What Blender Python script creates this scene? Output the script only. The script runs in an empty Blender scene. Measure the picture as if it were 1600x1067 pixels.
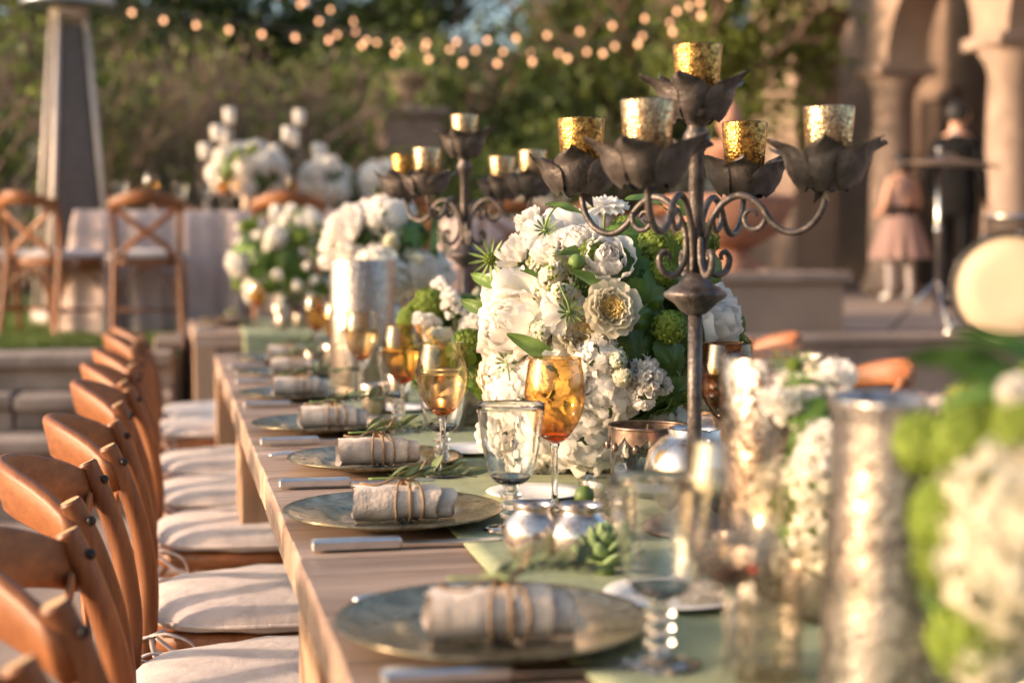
import bpy, math, random
import numpy as np
from mathutils import Vector, Matrix, Quaternion
R = math.radians
rng = np.random.default_rng(7)
random.seed(7)
sc = bpy.context.scene
col = sc.collection

# ------------------------------------------------------------------ camera
cam = bpy.data.cameras.new('camera')
cam.sensor_width = 36.0
cam.lens = 51.75
cam.clip_start = 0.05
cam.clip_end = 900
cam.dof.use_dof = True
cam.dof.focus_distance = 2.22
cam.dof.aperture_fstop = 2.6
cam_o = bpy.data.objects.new('camera', cam)
col.objects.link(cam_o)
cam_o.location = (0, 0, 1.13)
cam_o.rotation_euler = (R(90 - 3.434), 0, R(-12.95))
sc.camera = cam_o

# ------------------------------------------------------------------ sky + sun
SUN_EL, SUN_ROT = 13.0, 271.0
world = bpy.data.worlds.new('World')
sc.world = world
world.use_nodes = True
wn = world.node_tree.nodes
sky = wn.new('ShaderNodeTexSky')
sky.sky_type = 'NISHITA'
sky.sun_disc = False
sky.sun_elevation = R(SUN_EL)
sky.sun_rotation = R(SUN_ROT)
sky.dust_density = 3.5
world.node_tree.links.new(sky.outputs[0], wn['Background'].inputs[0])
wn['Background'].inputs[1].default_value = 0.15
sun = bpy.data.lights.new('sun', 'SUN')
sun.energy = 2.7
sun.angle = R(3.5)
sun.color = (1.0, 0.67, 0.46)
sun_o = bpy.data.objects.new('sun', sun)
col.objects.link(sun_o)
S = Vector((math.sin(R(SUN_ROT)) * math.cos(R(SUN_EL)), math.cos(R(SUN_ROT)) * math.cos(R(SUN_EL)), math.sin(R(SUN_EL))))
sun_o.rotation_euler = S.to_track_quat('Z', 'Y').to_euler()
sun_o.location = (-20, 4, 12)
sc.view_settings.view_transform = 'Standard'
sc.view_settings.look = 'None'
sc.view_settings.gamma = 1.0
sc.view_settings.exposure = 1.38
sc.cycles.use_denoising = True
sc.cycles.max_bounces = 10
sc.cycles.diffuse_bounces = 4
sc.cycles.glossy_bounces = 5
sc.cycles.transmission_bounces = 8
sc.cycles.transparent_max_bounces = 24
sc.cycles.sample_clamp_indirect = 6.0
sc.cycles.blur_glossy = 0.3
sc.cycles.caustics_refractive = True
sc.cycles.caustics_reflective = False

# ------------------------------------------------------------------ materials
def nmat(name):
    m = bpy.data.materials.new(name)
    m.use_nodes = True
    return m, m.node_tree.nodes, m.node_tree.links, m.node_tree.nodes['Principled BSDF']

def coords(N, L, scale=(1, 1, 1), kind='Object'):
    tc = N.new('ShaderNodeTexCoord')
    mp = N.new('ShaderNodeMapping')
    mp.inputs['Scale'].default_value = scale
    L.new(tc.outputs[kind], mp.inputs['Vector'])
    return mp.outputs['Vector']

def noise(N, L, vec, scale, detail=4, rough=0.55):
    n = N.new('ShaderNodeTexNoise')
    n.inputs['Scale'].default_value = scale
    n.inputs['Detail'].default_value = detail
    n.inputs['Roughness'].default_value = rough
    L.new(vec, n.inputs['Vector'])
    return n.outputs['Fac']

def ramp(N, L, fac, stops):
    r = N.new('ShaderNodeValToRGB')
    el = r.color_ramp.elements
    while len(el) < len(stops):
        el.new(0.5)
    for e, (p, c) in zip(el, stops):
        e.position = p
        e.color = (c[0], c[1], c[2], 1)
    L.new(fac, r.inputs['Fac'])
    return r.outputs['Color']

def bump(N, L, B, height, strength=0.3, dist=0.01):
    b = N.new('ShaderNodeBump')
    b.inputs['Strength'].default_value = strength
    b.inputs['Distance'].default_value = dist
    L.new(height, b.inputs['Height'])
    L.new(b.outputs['Normal'], B.inputs['Normal'])

def shade(c, k):
    return tuple(min(1, a * k) for a in c)

def vary(N, L, colour, amount=0.25):
    """a slightly different tone for each object"""
    oi = N.new('ShaderNodeObjectInfo')
    mr = N.new('ShaderNodeMapRange')
    mr.inputs['To Min'].default_value = 1 - amount
    mr.inputs['To Max'].default_value = 1 + amount
    L.new(oi.outputs['Random'], mr.inputs['Value'])
    mx = N.new('ShaderNodeVectorMath')
    mx.operation = 'SCALE'
    L.new(colour, mx.inputs[0])
    L.new(mr.outputs['Result'], mx.inputs['Scale'])
    return mx.outputs['Vector']

def simple(name, c, rough=0.6, metal=0.0, scale=6, amt=0.25, bscale=60, bstr=0.15, bdist=0.003, var=0.0, spec=None, map_scale=(1, 1, 1)):
    m, N, L, B = nmat(name)
    v = coords(N, L, map_scale)
    f = noise(N, L, v, scale)
    cl = ramp(N, L, f, [(0.3, shade(c, 1 - amt)), (0.7, shade(c, 1 + amt))])
    if var:
        cl = vary(N, L, cl, var)
    L.new(cl, B.inputs['Base Color'])
    B.inputs['Roughness'].default_value = rough
    B.inputs['Metallic'].default_value = metal
    if spec is not None:
        B.inputs['Specular IOR Level'].default_value = spec
    if bstr:
        bump(N, L, B, noise(N, L, v, bscale), bstr, bdist)
    return m

def wood(name, c0, c1, axis=1, rough=0.55, fine=70, var=0.15, bstr=0.35, knots=True):
    m, N, L, B = nmat(name)
    s = [1.0, 1.0, 1.0]
    for a in range(3):
        s[a] = 0.06 if a == axis else 1.0
    v = coords(N, L, tuple(s))
    f1 = noise(N, L, v, fine, 6, 0.65)
    f2 = noise(N, L, v, fine * 0.17, 3, 0.5)
    mx = N.new('ShaderNodeMath')
    mx.operation = 'MULTIPLY_ADD'
    mx.inputs[1].default_value = 0.5
    L.new(f1, mx.inputs[0])
    h = N.new('ShaderNodeMath')
    h.operation = 'MULTIPLY'
    h.inputs[1].default_value = 0.5
    L.new(f2, h.inputs[0])
    L.new(h.outputs[0], mx.inputs[2])
    cl = ramp(N, L, mx.outputs[0], [(0.32, c0), (0.5, tuple((a + b) / 2 for a, b in zip(c0, c1))), (0.66, c1)])
    if knots:
        v2 = coords(N, L, tuple(0.4 if a == axis else 1.0 for a in range(3)))
        f3 = noise(N, L, v2, 9, 2)
        dk = ramp(N, L, f3, [(0.22, (0.5, 0.42, 0.36)), (0.34, (1, 1, 1))])
        mm = N.new('ShaderNodeMix')
        mm.data_type = 'RGBA'
        mm.blend_type = 'MULTIPLY'
        mm.inputs[0].default_value = 1.0
        L.new(cl, mm.inputs[6])
        L.new(dk, mm.inputs[7])
        cl = mm.outputs[2]
    if var:
        cl = vary(N, L, cl, var)
    L.new(cl, B.inputs['Base Color'])
    B.inputs['Roughness'].default_value = rough
    bump(N, L, B, f1, bstr, 0.002)
    return m

def cloth(name, c, weave=700, rough=0.9, amt=0.12, sheen=0.25):
    m, N, L, B = nmat(name)
    v = coords(N, L)
    f = noise(N, L, v, 25)
    L.new(ramp(N, L, f, [(0.3, shade(c, 1 - amt)), (0.7, shade(c, 1 + amt))]), B.inputs['Base Color'])
    B.inputs['Roughness'].default_value = rough
    B.inputs['Sheen Weight'].default_value = sheen
    f2 = noise(N, L, v, weave, 2, 0.8)
    f3 = noise(N, L, v, 30, 3)
    ad = N.new('ShaderNodeMath')
    ad.operation = 'MULTIPLY_ADD'
    ad.inputs[1].default_value = 0.35
    L.new(f2, ad.inputs[0])
    L.new(f3, ad.inputs[2])
    bump(N, L, B, ad.outputs[0], 0.8, 0.004)
    return m

def leafy(name, c, trans=0.35, rough=0.5, var=0.25, amt=0.3, scale=30, spec=0.4):
    """petals and leaves: a diffuse sheet that also lets light through"""
    m, N, L, B = nmat(name)
    v = coords(N, L)
    f = noise(N, L, v, scale, 3)
    cl = ramp(N, L, f, [(0.3, shade(c, 1 - amt)), (0.7, shade(c, 1 + amt))])
    if var:
        cl = vary(N, L, cl, var)
    L.new(cl, B.inputs['Base Color'])
    B.inputs['Roughness'].default_value = rough
    B.inputs['Specular IOR Level'].default_value = spec
    t = N.new('ShaderNodeBsdfTranslucent')
    L.new(cl, t.inputs['Color'])
    mx = N.new('ShaderNodeMixShader')
    mx.inputs[0].default_value = trans
    L.new(B.outputs[0], mx.inputs[1])
    L.new(t.outputs[0], mx.inputs[2])
    L.new(mx.outputs[0], N['Material Output'].inputs['Surface'])
    return m

def thin_glass(name, tint, low_tint=None, zr=(0.0, 1.0), edge=0.75, refl=0.05, haze=0.0):
    """thin blown glass: tinted transmission plus mirror reflection that grows towards the rim of the form"""
    m, N, L, B = nmat(name)
    N.remove(B)
    lw = N.new('ShaderNodeLayerWeight')
    lw.inputs['Blend'].default_value = 0.5
    p = N.new('ShaderNodeMath')
    p.operation = 'POWER'
    p.inputs[1].default_value = 2.3
    L.new(lw.outputs['Facing'], p.inputs[0])
    rf = N.new('ShaderNodeMapRange')
    rf.inputs['To Min'].default_value = refl
    rf.inputs['To Max'].default_value = 0.75
    L.new(p.outputs[0], rf.inputs['Value'])
    tr = N.new('ShaderNodeBsdfTransparent')
    base = None
    if low_tint:
        tc = N.new('ShaderNodeTexCoord')
        sx = N.new('ShaderNodeSeparateXYZ')
        L.new(tc.outputs['Object'], sx.inputs[0])
        mr = N.new('ShaderNodeMapRange')
        mr.inputs['From Min'].default_value = zr[0]
        mr.inputs['From Max'].default_value = zr[1]
        L.new(sx.outputs['Z'], mr.inputs['Value'])
        base = ramp(N, L, mr.outputs['Result'], [(0.0, low_tint), (0.35, tint), (1.0, tuple(min(1, a ** 0.75) for a in tint))])
    mixe = N.new('ShaderNodeMix')
    mixe.data_type = 'RGBA'
    L.new(p.outputs[0], mixe.inputs[0])
    if base is not None:
        L.new(base, mixe.inputs[6])
    else:
        mixe.inputs[6].default_value = (*tint, 1)
    mixe.inputs[7].default_value = (*[a * edge for a in tint], 1)
    L.new(mixe.outputs[2], tr.inputs['Color'])
    gl = N.new('ShaderNodeBsdfGlossy')
    gl.inputs['Roughness'].default_value = 0.04
    mx = N.new('ShaderNodeMixShader')
    L.new(rf.outputs['Result'], mx.inputs[0])
    L.new(tr.outputs[0], mx.inputs[1])
    L.new(gl.outputs[0], mx.inputs[2])
    L.new(mx.outputs[0], N['Material Output'].inputs['Surface'])
    return m

def solid_glass(name, c, ior=1.47, rough=0.0):
    m, N, L, B = nmat(name)
    B.inputs['Base Color'].default_value = (*c, 1)
    B.inputs['Transmission Weight'].default_value = 1.0
    B.inputs['Roughness'].default_value = rough
    B.inputs['IOR'].default_value = ior
    return m

def mercury(name, c, dark, scale=90, bstr=0.35, rough=0.16, cell=True, worn=(0.36, 0.52), bdist=0.003):
    m, N, L, B = nmat(name)
    v = coords(N, L)
    f = noise(N, L, v, scale, 6, 0.7)
    L.new(ramp(N, L, f, [(worn[0], dark), (worn[1], c)]), B.inputs['Base Color'])
    B.inputs['Metallic'].default_value = 0.92
    mr = N.new('ShaderNodeMapRange')
    mr.inputs['To Min'].default_value = rough + 0.25
    mr.inputs['To Max'].default_value = rough - 0.06
    L.new(f, mr.inputs['Value'])
    L.new(mr.outputs['Result'], B.inputs['Roughness'])
    if cell:
        vo = N.new('ShaderNodeTexVoronoi')
        vo.inputs['Scale'].default_value = scale * 2.2
        L.new(v, vo.inputs['Vector'])
        bump(N, L, B, vo.outputs['Distance'], bstr, bdist)
    else:
        bump(N, L, B, f, bstr, bdist)
    return m

def emissive(name, c, strength):
    m, N, L, B = nmat(name)
    B.inputs['Base Color'].default_value = (*c, 1)
    B.inputs['Emission Color'].default_value = (*c, 1)
    B.inputs['Emission Strength'].default_value = strength
    return m

M = {}
M['chair'] = wood('chair_wood', (0.10, 0.030, 0.009), (0.33, 0.118, 0.032), axis=2, rough=0.5, fine=85, var=0.2, bstr=0.3, knots=False)
M['chair_rail'] = wood('chair_rail_wood', (0.13, 0.040, 0.012), (0.34, 0.122, 0.034), axis=1, rough=0.5, fine=85, var=0.2, bstr=0.3, knots=False)
M['endgrain'] = simple('end_grain', (0.47, 0.30, 0.15), 0.7, scale=60, bscale=300, bstr=0.3)
M['table_long'] = wood('table_wood_long', (0.33, 0.215, 0.145), (0.66, 0.49, 0.36), axis=1, rough=0.62, fine=60, var=0.14, bstr=0.6)
M['table_cross'] = wood('table_wood_cross', (0.19, 0.115, 0.075), (0.56, 0.40, 0.295), axis=0, rough=0.62, fine=95, var=0.32, bstr=0.8)
M['table_leg'] = wood('table_wood_leg', (0.30, 0.17, 0.095), (0.58, 0.38, 0.24), axis=2, rough=0.65, fine=50, var=0.15)
M['cushion'] = cloth('cushion_linen', (0.52, 0.46, 0.44), 300, amt=0.16)
M['napkin'] = cloth('napkin_linen', (0.63, 0.52, 0.43), 240, amt=0.22)
M['runner'] = cloth('runner_sage', (0.28, 0.31, 0.185), 380, sheen=0.0)
M['tablecloth'] = cloth('tablecloth_linen', (0.52, 0.41, 0.37), 300)
M['twine'] = simple('twine', (0.36, 0.23, 0.13), 0.9, scale=200, bscale=900, bstr=0.6)
M['olive'] = leafy('olive_leaf', (0.16, 0.19, 0.08), 0.2, 0.45, 0.45, 0.25, 60)
M['stemgreen'] = simple('stem_green', (0.16, 0.24, 0.06), 0.5, scale=40)
M['knife'] = simple('polished_steel', (0.74, 0.74, 0.73), 0.32, 1.0, scale=40, amt=0.12, bscale=25, bstr=0.06)
M['iron'] = simple('wrought_iron', (0.105, 0.088, 0.080), 0.45, 0.5, scale=38, amt=0.6, bscale=85, bstr=0.7, bdist=0.004)
M['gold_votive'] = mercury('gold_mercury_glass', (0.68, 0.37, 0.095), (0.12, 0.06, 0.016), 120, 0.3, 0.22, worn=(0.40, 0.62))
M['silver_votive'] = mercury('pale_gold_mercury_glass', (0.70, 0.50, 0.28), (0.20, 0.12, 0.06), 110, 0.3, 0.2, worn=(0.40, 0.62))
M['speckled'] = None
M['mercury'] = mercury('mercury_glass', (0.56, 0.48, 0.41), (0.20, 0.155, 0.125), 60, 0.16, 0.26, worn=(0.36, 0.62))
M['hammered'] = mercury('hammered_silver', (0.46, 0.39, 0.335), (0.26, 0.215, 0.18), 60, 0.5, 0.24, worn=(0.3, 0.6), bdist=0.004)
M['mirror_ball'] = mercury('mercury_ball', (0.66, 0.58, 0.52), (0.26, 0.20, 0.16), 22, 0.15, 0.12, False, (0.34, 0.46))
M['amber'] = thin_glass('amber_glass', (0.94, 0.66, 0.28), (0.74, 0.22, 0.02), (0.095, 0.218), 0.55, 0.06)
M['amber_pale'] = thin_glass('pale_amber_glass', (0.95, 0.80, 0.58), (0.80, 0.34, 0.06), (0.095, 0.218), 0.55, 0.06)
M['amber_deep'] = thin_glass('deep_amber_glass', (0.72, 0.36, 0.14), (0.35, 0.08, 0.02), (0.095, 0.218), 0.5, 0.06)
M['amber_foot'] = solid_glass('amber_glass_foot', (0.95, 0.55, 0.12))
M['glass_wall'] = solid_glass('blown_clear_glass', (0.985, 0.985, 0.98), 1.45)
M['clear'] = thin_glass('clear_glass', (0.965, 0.965, 0.96), None, edge=0.45, refl=0.06)
M['wine_bowl'] = thin_glass('wine_stained_glass', (0.93, 0.86, 0.80), (0.20, 0.022, 0.008), (0.095, 0.165), 0.4, 0.09)
M['rim_glass'] = thin_glass('brown_glass_rim', (0.36, 0.22, 0.17), None, edge=0.5, refl=0.05)
M['clear_solid'] = solid_glass('clear_glass_solid', (0.97, 0.97, 0.96))
M['wine'] = solid_glass('wine', (0.22, 0.02, 0.006), 1.34)
M['petal'] = leafy('white_petal', (0.90, 0.865, 0.81), 0.48, 0.6, 0.06, 0.05, 40, 0.2)
M['cream'] = leafy('cream_petal', (0.72, 0.68, 0.55), 0.45, 0.6, 0.06, 0.07, 40, 0.2)
M['yolk'] = leafy('yellow_petal', (0.90, 0.74, 0.38), 0.5, 0.6, 0.06, 0.12, 60, 0.2)
M['lime'] = leafy('lime_floret', (0.21, 0.285, 0.05), 0.35, 0.6, 0.18, 0.25, 90, 0.2)
M['budwhite'] = leafy('bud_white', (0.74, 0.70, 0.54), 0.3, 0.6, 0.08, 0.12, 120, 0.2)
M['leaf'] = leafy('dark_leaf', (0.085, 0.165, 0.028), 0.35, 0.38, 0.35, 0.35, 40)
M['leaf_light'] = leafy('light_leaf', (0.17, 0.27, 0.07), 0.35, 0.45, 0.3, 0.25, 40)
M['succulent'] = leafy('succulent_leaf', (0.20, 0.29, 0.13), 0.15, 0.5, 0.15, 0.2, 40)
M['porcelain'] = simple('white_porcelain', (0.80, 0.79, 0.77), 0.2, scale=10, amt=0.03, bstr=0)
M['candle'] = leafy('white_candle_glass', (0.84, 0.80, 0.74), 0.4, 0.4, 0.05, 0.04, 10)
M['stucco'] = simple('pink_stucco', (0.31, 0.225, 0.172), 0.9, scale=3, amt=0.14, bscale=40, bstr=0.4, bdist=0.01)
M['stone'] = simple('pink_stone', (0.27, 0.20, 0.16), 0.85, scale=4, amt=0.25, bscale=25, bstr=0.5, bdist=0.01, var=0.18)
M['step_stone'] = simple('step_stone', (0.30, 0.235, 0.19), 0.9, scale=5, amt=0.35, bscale=30, bstr=0.6, bdist=0.012, var=0.25)
M['paving'] = simple('patio_paving', (0.33, 0.26, 0.215), 0.9, scale=2, amt=0.3, bscale=20, bstr=0.4, bdist=0.01)
M['terrace'] = simple('terrace_paving', (0.27, 0.21, 0.175), 0.85, scale=1.5, amt=0.25, bscale=20, bstr=0.3, bdist=0.01)
M['terracotta'] = simple('terracotta', (0.38, 0.19, 0.125), 0.85, scale=6, amt=0.3, bscale=40, bstr=0.4)
M['darkwood'] = simple('dark_timber', (0.055, 0.038, 0.028), 0.7, scale=8, amt=0.3)
M['black'] = simple('black_cloth', (0.006, 0.006, 0.007), 0.9, scale=20, amt=0.3, spec=0.15)
M['blackmetal'] = simple('black_metal', (0.03, 0.027, 0.025), 0.5, 0.6, scale=20, amt=0.3)
M['chrome'] = simple('chrome', (0.72, 0.70, 0.68), 0.18, 1.0, scale=20, amt=0.05, bstr=0)
M['cymbal'] = simple('cymbal_bronze', (0.12, 0.085, 0.06), 0.5, 0.6, scale=60, amt=0.2)
M['drumhead'] = simple('drum_head', (0.46, 0.37, 0.26), 0.6, scale=4, amt=0.06, bstr=0)
M['skin'] = simple('skin', (0.52, 0.29, 0.20), 0.55, scale=20, amt=0.08, bstr=0)
M['pinkdress'] = cloth('pink_dress', (0.27, 0.17, 0.15), 300)
M['tights'] = cloth('white_tights', (0.42, 0.37, 0.37), 300)
M['hair'] = simple('black_hair', (0.012, 0.010, 0.009), 0.5, scale=60, amt=0.3, bscale=150, bstr=0.5)
M['bark'] = simple('bark', (0.16, 0.105, 0.075), 0.95, scale=12, amt=0.35, bscale=40, bstr=0.6, bdist=0.02)
M['twig'] = simple('dry_twig', (0.17, 0.125, 0.10), 0.95, scale=12, amt=0.35, bstr=0)
M['fol_dark'] = leafy('foliage_dark', (0.058, 0.088, 0.024), 0.32, 0.55, 0.2, 0.45, 1.2)
M['fol_mid'] = leafy('foliage_mid', (0.110, 0.150, 0.036), 0.38, 0.55, 0.2, 0.45, 1.0)
M['fol_bright'] = leafy('foliage_bright', (0.20, 0.25, 0.05), 0.42, 0.55, 0.2, 0.4, 1.2)
M['fol_dry'] = leafy('foliage_dry', (0.17, 0.135, 0.092), 0.35, 0.6, 0.2, 0.4, 1.2)
M['grass'] = leafy('grass_blade', (0.10, 0.15, 0.03), 0.35, 0.6, 0.0, 0.35, 3)
M['lawn'] = simple('lawn', (0.085, 0.115, 0.028), 0.95, scale=1.2, amt=0.35, bscale=60, bstr=0.8, bdist=0.03)
M['hill'] = simple('hillside', (0.15, 0.128, 0.092), 0.95, scale=0.12, amt=0.45, bscale=1.5, bstr=1.0, bdist=0.4)
M['heater_metal'] = simple('heater_steel', (0.50, 0.44, 0.40), 0.5, 0.3, scale=10, amt=0.1, bstr=0)
M['heater_hood'] = simple('heater_hood_steel', (0.36, 0.40, 0.48), 0.35, 0.7, scale=10, amt=0.1, bstr=0)
M['heater_mesh'] = simple('heater_mesh', (0.12, 0.10, 0.09), 0.7, 0.2, scale=30, amt=0.25)
M['wire'] = simple('black_wire', (0.02, 0.02, 0.02), 0.7, bstr=0)
M['bulb'] = emissive('lit_bulb', (1.0, 0.50, 0.26), 1.25)
M['charger'] = None

def make_charger_mat():
    m, N, L, B = nmat('silvered_charger_glass')
    v = coords(N, L)
    f = noise(N, L, v, 38, 7, 0.72)
    cl = ramp(N, L, f, [(0.33, (0.085, 0.074, 0.042)), (0.48, (0.21, 0.185, 0.115)), (0.62, (0.42, 0.365, 0.25))])
    L.new(cl, B.inputs['Base Color'])
    B.inputs['Metallic'].default_value = 0.8
    mr = N.new('ShaderNodeMapRange')
    mr.inputs['To Min'].default_value = 0.38
    mr.inputs['To Max'].default_value = 0.14
    L.new(f, mr.inputs['Value'])
    L.new(mr.outputs['Result'], B.inputs['Roughness'])
    B.inputs['Coat Weight'].default_value = 0.0
    bump(N, L, B, f, 0.25, 0.003)
    return m
M['charger'] = make_charger_mat()

def make_speckled(name, silver, tint, scale, lo, hi):
    """mercury glass whose silvering is worn through in blotches"""
    m = mercury(name, silver, shade(silver, 0.45), scale * 2, 0.2, 0.24, worn=(0.36, 0.62))
    N, L = m.node_tree.nodes, m.node_tree.links
    B = N['Principled BSDF']
    f = noise(N, L, coords(N, L), scale, 6, 0.7)
    fac = ramp(N, L, f, [(lo, (0.10, 0.10, 0.10)), (hi, (0.92, 0.92, 0.92))])
    tr = N.new('ShaderNodeBsdfTransparent')
    tr.inputs['Color'].default_value = (*tint, 1)
    mx = N.new('ShaderNodeMixShader')
    L.new(fac, mx.inputs[0])
    L.new(tr.outputs[0], mx.inputs[1])
    L.new(B.outputs[0], mx.inputs[2])
    L.new(mx.outputs[0], N['Material Output'].inputs['Surface'])
    return m
M['speckled'] = make_speckled('worn_mercury_glass', (0.58, 0.50, 0.43), (0.92, 0.88, 0.84), 26, 0.45, 0.66)
M['mirrored'] = make_speckled('mirrored_glass', (0.62, 0.57, 0.53), (0.90, 0.87, 0.84), 34, 0.30, 0.56)
M['ribbed'] = make_speckled('ribbed_mercury_glass', (0.60, 0.55, 0.49), (0.94, 0.92, 0.88), 70, 0.48, 0.68)

# ------------------------------------------------------------------ mesh helpers
class MB:
    """collects vertices and faces of one mesh"""
    def __init__(self):
        self.V, self.F, self.I = [], [], []
        self.n = 0
    def add(self, vf, mi=0, xf=None):
        V, F = vf
        V = np.asarray(V, float)
        if xf is not None:
            A = np.array(xf)
            V = V @ A[:3, :3].T + A[:3, 3]
        self.V.append(V)
        o = self.n
        for f in F:
            self.F.append(tuple(int(i) + o for i in f))
            self.I.append(mi)
        self.n += len(V)
        return self
    def mesh(self, name, mats, smooth=True):
        me = bpy.data.meshes.new(name)
        V = np.concatenate(self.V) if self.V else np.zeros((0, 3))
        me.from_pydata(V.tolist(), [], self.F)
        for m in mats:
            me.materials.append(m)
        if len(mats) > 1:
            me.polygons.foreach_set('material_index', self.I)
        if smooth:
            me.polygons.foreach_set('use_smooth', [True] * len(me.polygons))
        me.update()
        return me

def link(name, data, parent=None, loc=None, rot=None, scale=None):
    o = bpy.data.objects.new(name, data)
    col.objects.link(o)
    if parent is not None:
        o.parent = parent
    if loc is not None:
        o.location = loc
    if rot is not None:
        o.rotation_euler = rot
    if scale is not None:
        o.scale = scale if hasattr(scale, '__len__') else (scale,) * 3
    return o

def part(name, vf, mat, parent=None, smooth=True, loc=None, rot=None):
    b = vf if isinstance(vf, MB) else MB().add(vf)
    mats = mat if isinstance(mat, (list, tuple)) else [mat]
    return link(name, b.mesh(name, mats, smooth), parent, loc, rot)

def tag(o, label, cat, group=None):
    o['label'] = label
    o['category'] = cat
    if group:
        o['group'] = group
    return o

def thing(name, label, cat, loc=(0, 0, 0), rz=0.0, group=None):
    o = link(name, None, None, loc, (0, 0, rz))
    o.empty_display_size = 0.1
    return tag(o, label, cat, group)

def struct(o):
    o['kind'] = 'structure'
    return o

def stuff(o):
    o['kind'] = 'stuff'
    return o

KIDS = {}
def kids(o):
    return [c for c in bpy.data.objects if c.parent == o]

def copy_tree(o, parent=None, tree=None):
    if tree is None:
        tree = {}
        for c in bpy.data.objects:
            if c.parent is not None:
                tree.setdefault(c.parent.name, []).append(c)
    c = o.copy()
    col.objects.link(c)
    c.parent = parent
    for ch in tree.get(o.name, []):
        copy_tree(ch, c, tree)
    return c

def place(proto, used, loc, rz=0.0, label=None, group=None, cat=None):
    """the prototype itself the first time, a copy of it with its parts afterwards"""
    if not used:
        used.append(1)
        o = proto
    else:
        o = copy_tree(proto)
    o.location = loc
    o.rotation_euler = (0, 0, rz)
    if label:
        o['label'] = label
    if group:
        o['group'] = group
    if cat:
        o['category'] = cat
    return o

def lathe(profile, seg=32, rx=1.0, ry=1.0, wob=None):
    P = np.array(profile, float)
    n = len(P)
    V = []
    for i in range(seg):
        a = 2 * math.pi * i / seg
        k = 1.0 if wob is None else wob(a)
        V.append(np.stack([P[:, 0] * math.cos(a) * rx * k, P[:, 0] * math.sin(a) * ry * k, P[:, 1]], 1))
    V = np.concatenate(V)
    F = []
    for i in range(seg):
        j = (i + 1) % seg
        for k in range(n - 1):
            a, b, c, d = i * n + k, j * n + k, j * n + k + 1, i * n + k + 1
            if P[k, 0] < 1e-6:
                F.append((a, c, d))
            elif P[k + 1, 0] < 1e-6:
                F.append((a, b, d))
            else:
                F.append((a, b, c, d))
    return V, F

def smooth_path(pts, n=6):
    """Catmull-Rom through the points"""
    P = [np.array(p, float) for p in pts]
    P = [2 * P[0] - P[1]] + P + [2 * P[-1] - P[-2]]
    out = []
    for i in range(1, len(P) - 2):
        for k in range(n):
            t = k / n
            a, b, c, d = P[i - 1], P[i], P[i + 1], P[i + 2]
            out.append(0.5 * (2 * b + (c - a) * t + (2 * a - 5 * b + 4 * c - d) * t * t + (3 * b - a - 3 * c + d) * t ** 3))
    out.append(P[-2])
    return out

def tube(pts, rad, sides=8, cap=True, flat=None, up0=None):
    """round (or, with flat=(a,b), elliptical) tube along points"""
    P = [np.array(p, float) for p in pts]
    n = len(P)
    if not hasattr(rad, '__len__'):
        rad = [rad] * n
    elif len(rad) != n:
        rad = np.interp(np.linspace(0, 1, n), np.linspace(0, 1, len(rad)), rad)
    T = []
    for i in range(n):
        t = P[min(i + 1, n - 1)] - P[max(i - 1, 0)]
        T.append(t / (np.linalg.norm(t) + 1e-12))
    u = np.array(up0 if up0 is not None else (0, 0, 1), float)
    if abs(u @ T[0]) > 0.95:
        u = np.array((1.0, 0, 0))
    V, F = [], []
    for i in range(n):
        u = u - (u @ T[i]) * T[i]
        u /= np.linalg.norm(u) + 1e-12
        w = np.cross(T[i], u)
        for k in range(sides):
            a = 2 * math.pi * k / sides
            ca, sa = math.cos(a), math.sin(a)
            if flat:
                ca, sa = ca * flat[0], sa * flat[1]
            V.append(P[i] + rad[i] * (ca * u + sa * w))
    for i in range(n - 1):
        for k in range(sides):
            j = (k + 1) % sides
            F.append((i * sides + k, i * sides + j, (i + 1) * sides + j, (i + 1) * sides + k))
    if cap:
        F.append(tuple(range(sides - 1, -1, -1)))
        F.append(tuple((n - 1) * sides + k for k in range(sides)))
    return np.array(V), F

def box(x0, x1, y0, y1, z0, z1, bev=0.0):
    """box with chamfered edges"""
    if bev <= 0:
        V = [(x, y, z) for z in (z0, z1) for y in (y0, y1) for x in (x0, x1)]
        F = [(0, 2, 3, 1), (4, 5, 7, 6), (0, 1, 5, 4), (2, 6, 7, 3), (0, 4, 6, 2), (1, 3, 7, 5)]
        return np.array(V, float), F
    b = bev
    rings = [(b, z0), (0, z0 + b), (0, z1 - b), (b, z1)]
    V, F = [], []
    for ins, z in rings:
        xa, xb, ya, yb = x0 + ins, x1 - ins, y0 + ins, y1 - ins
        c = b
        V += [(xa + c, ya, z), (xb - c, ya, z), (xb, ya + c, z), (xb, yb - c, z), (xb - c, yb, z), (xa + c, yb, z), (xa, yb - c, z), (xa, ya + c, z)]
    for r in range(3):
        for k in range(8):
            j = (k + 1) % 8
            F.append((r * 8 + k, r * 8 + j, (r + 1) * 8 + j, (r + 1) * 8 + k))
    F.append(tuple(range(7, -1, -1)))
    F.append(tuple(24 + k for k in range(8)))
    return np.array(V, float), F

def grid(fn, nu, nv):
    V = [fn(i / nu, j / nv) for j in range(nv + 1) for i in range(nu + 1)]
    F = [(j * (nu + 1) + i, j * (nu + 1) + i + 1, (j + 1) * (nu + 1) + i + 1, (j + 1) * (nu + 1) + i) for j in range(nv) for i in range(nu)]
    return np.array(V, float), F

def ball(r=1.0, seg=10, rings=6, sz=1.0):
    return lathe([(0 if k in (0, rings) else r * math.sin(math.pi * k / rings), -r * sz * math.cos(math.pi * k / rings)) for k in range(rings + 1)], seg)

def basis(nrm, spin=0.0):
    """rotation matrix whose Z axis is nrm"""
    q = Vector(nrm).normalized().to_track_quat('Z', 'Y')
    return (q @ Quaternion((0, 0, 1), spin)).to_matrix().to_4x4()

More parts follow.
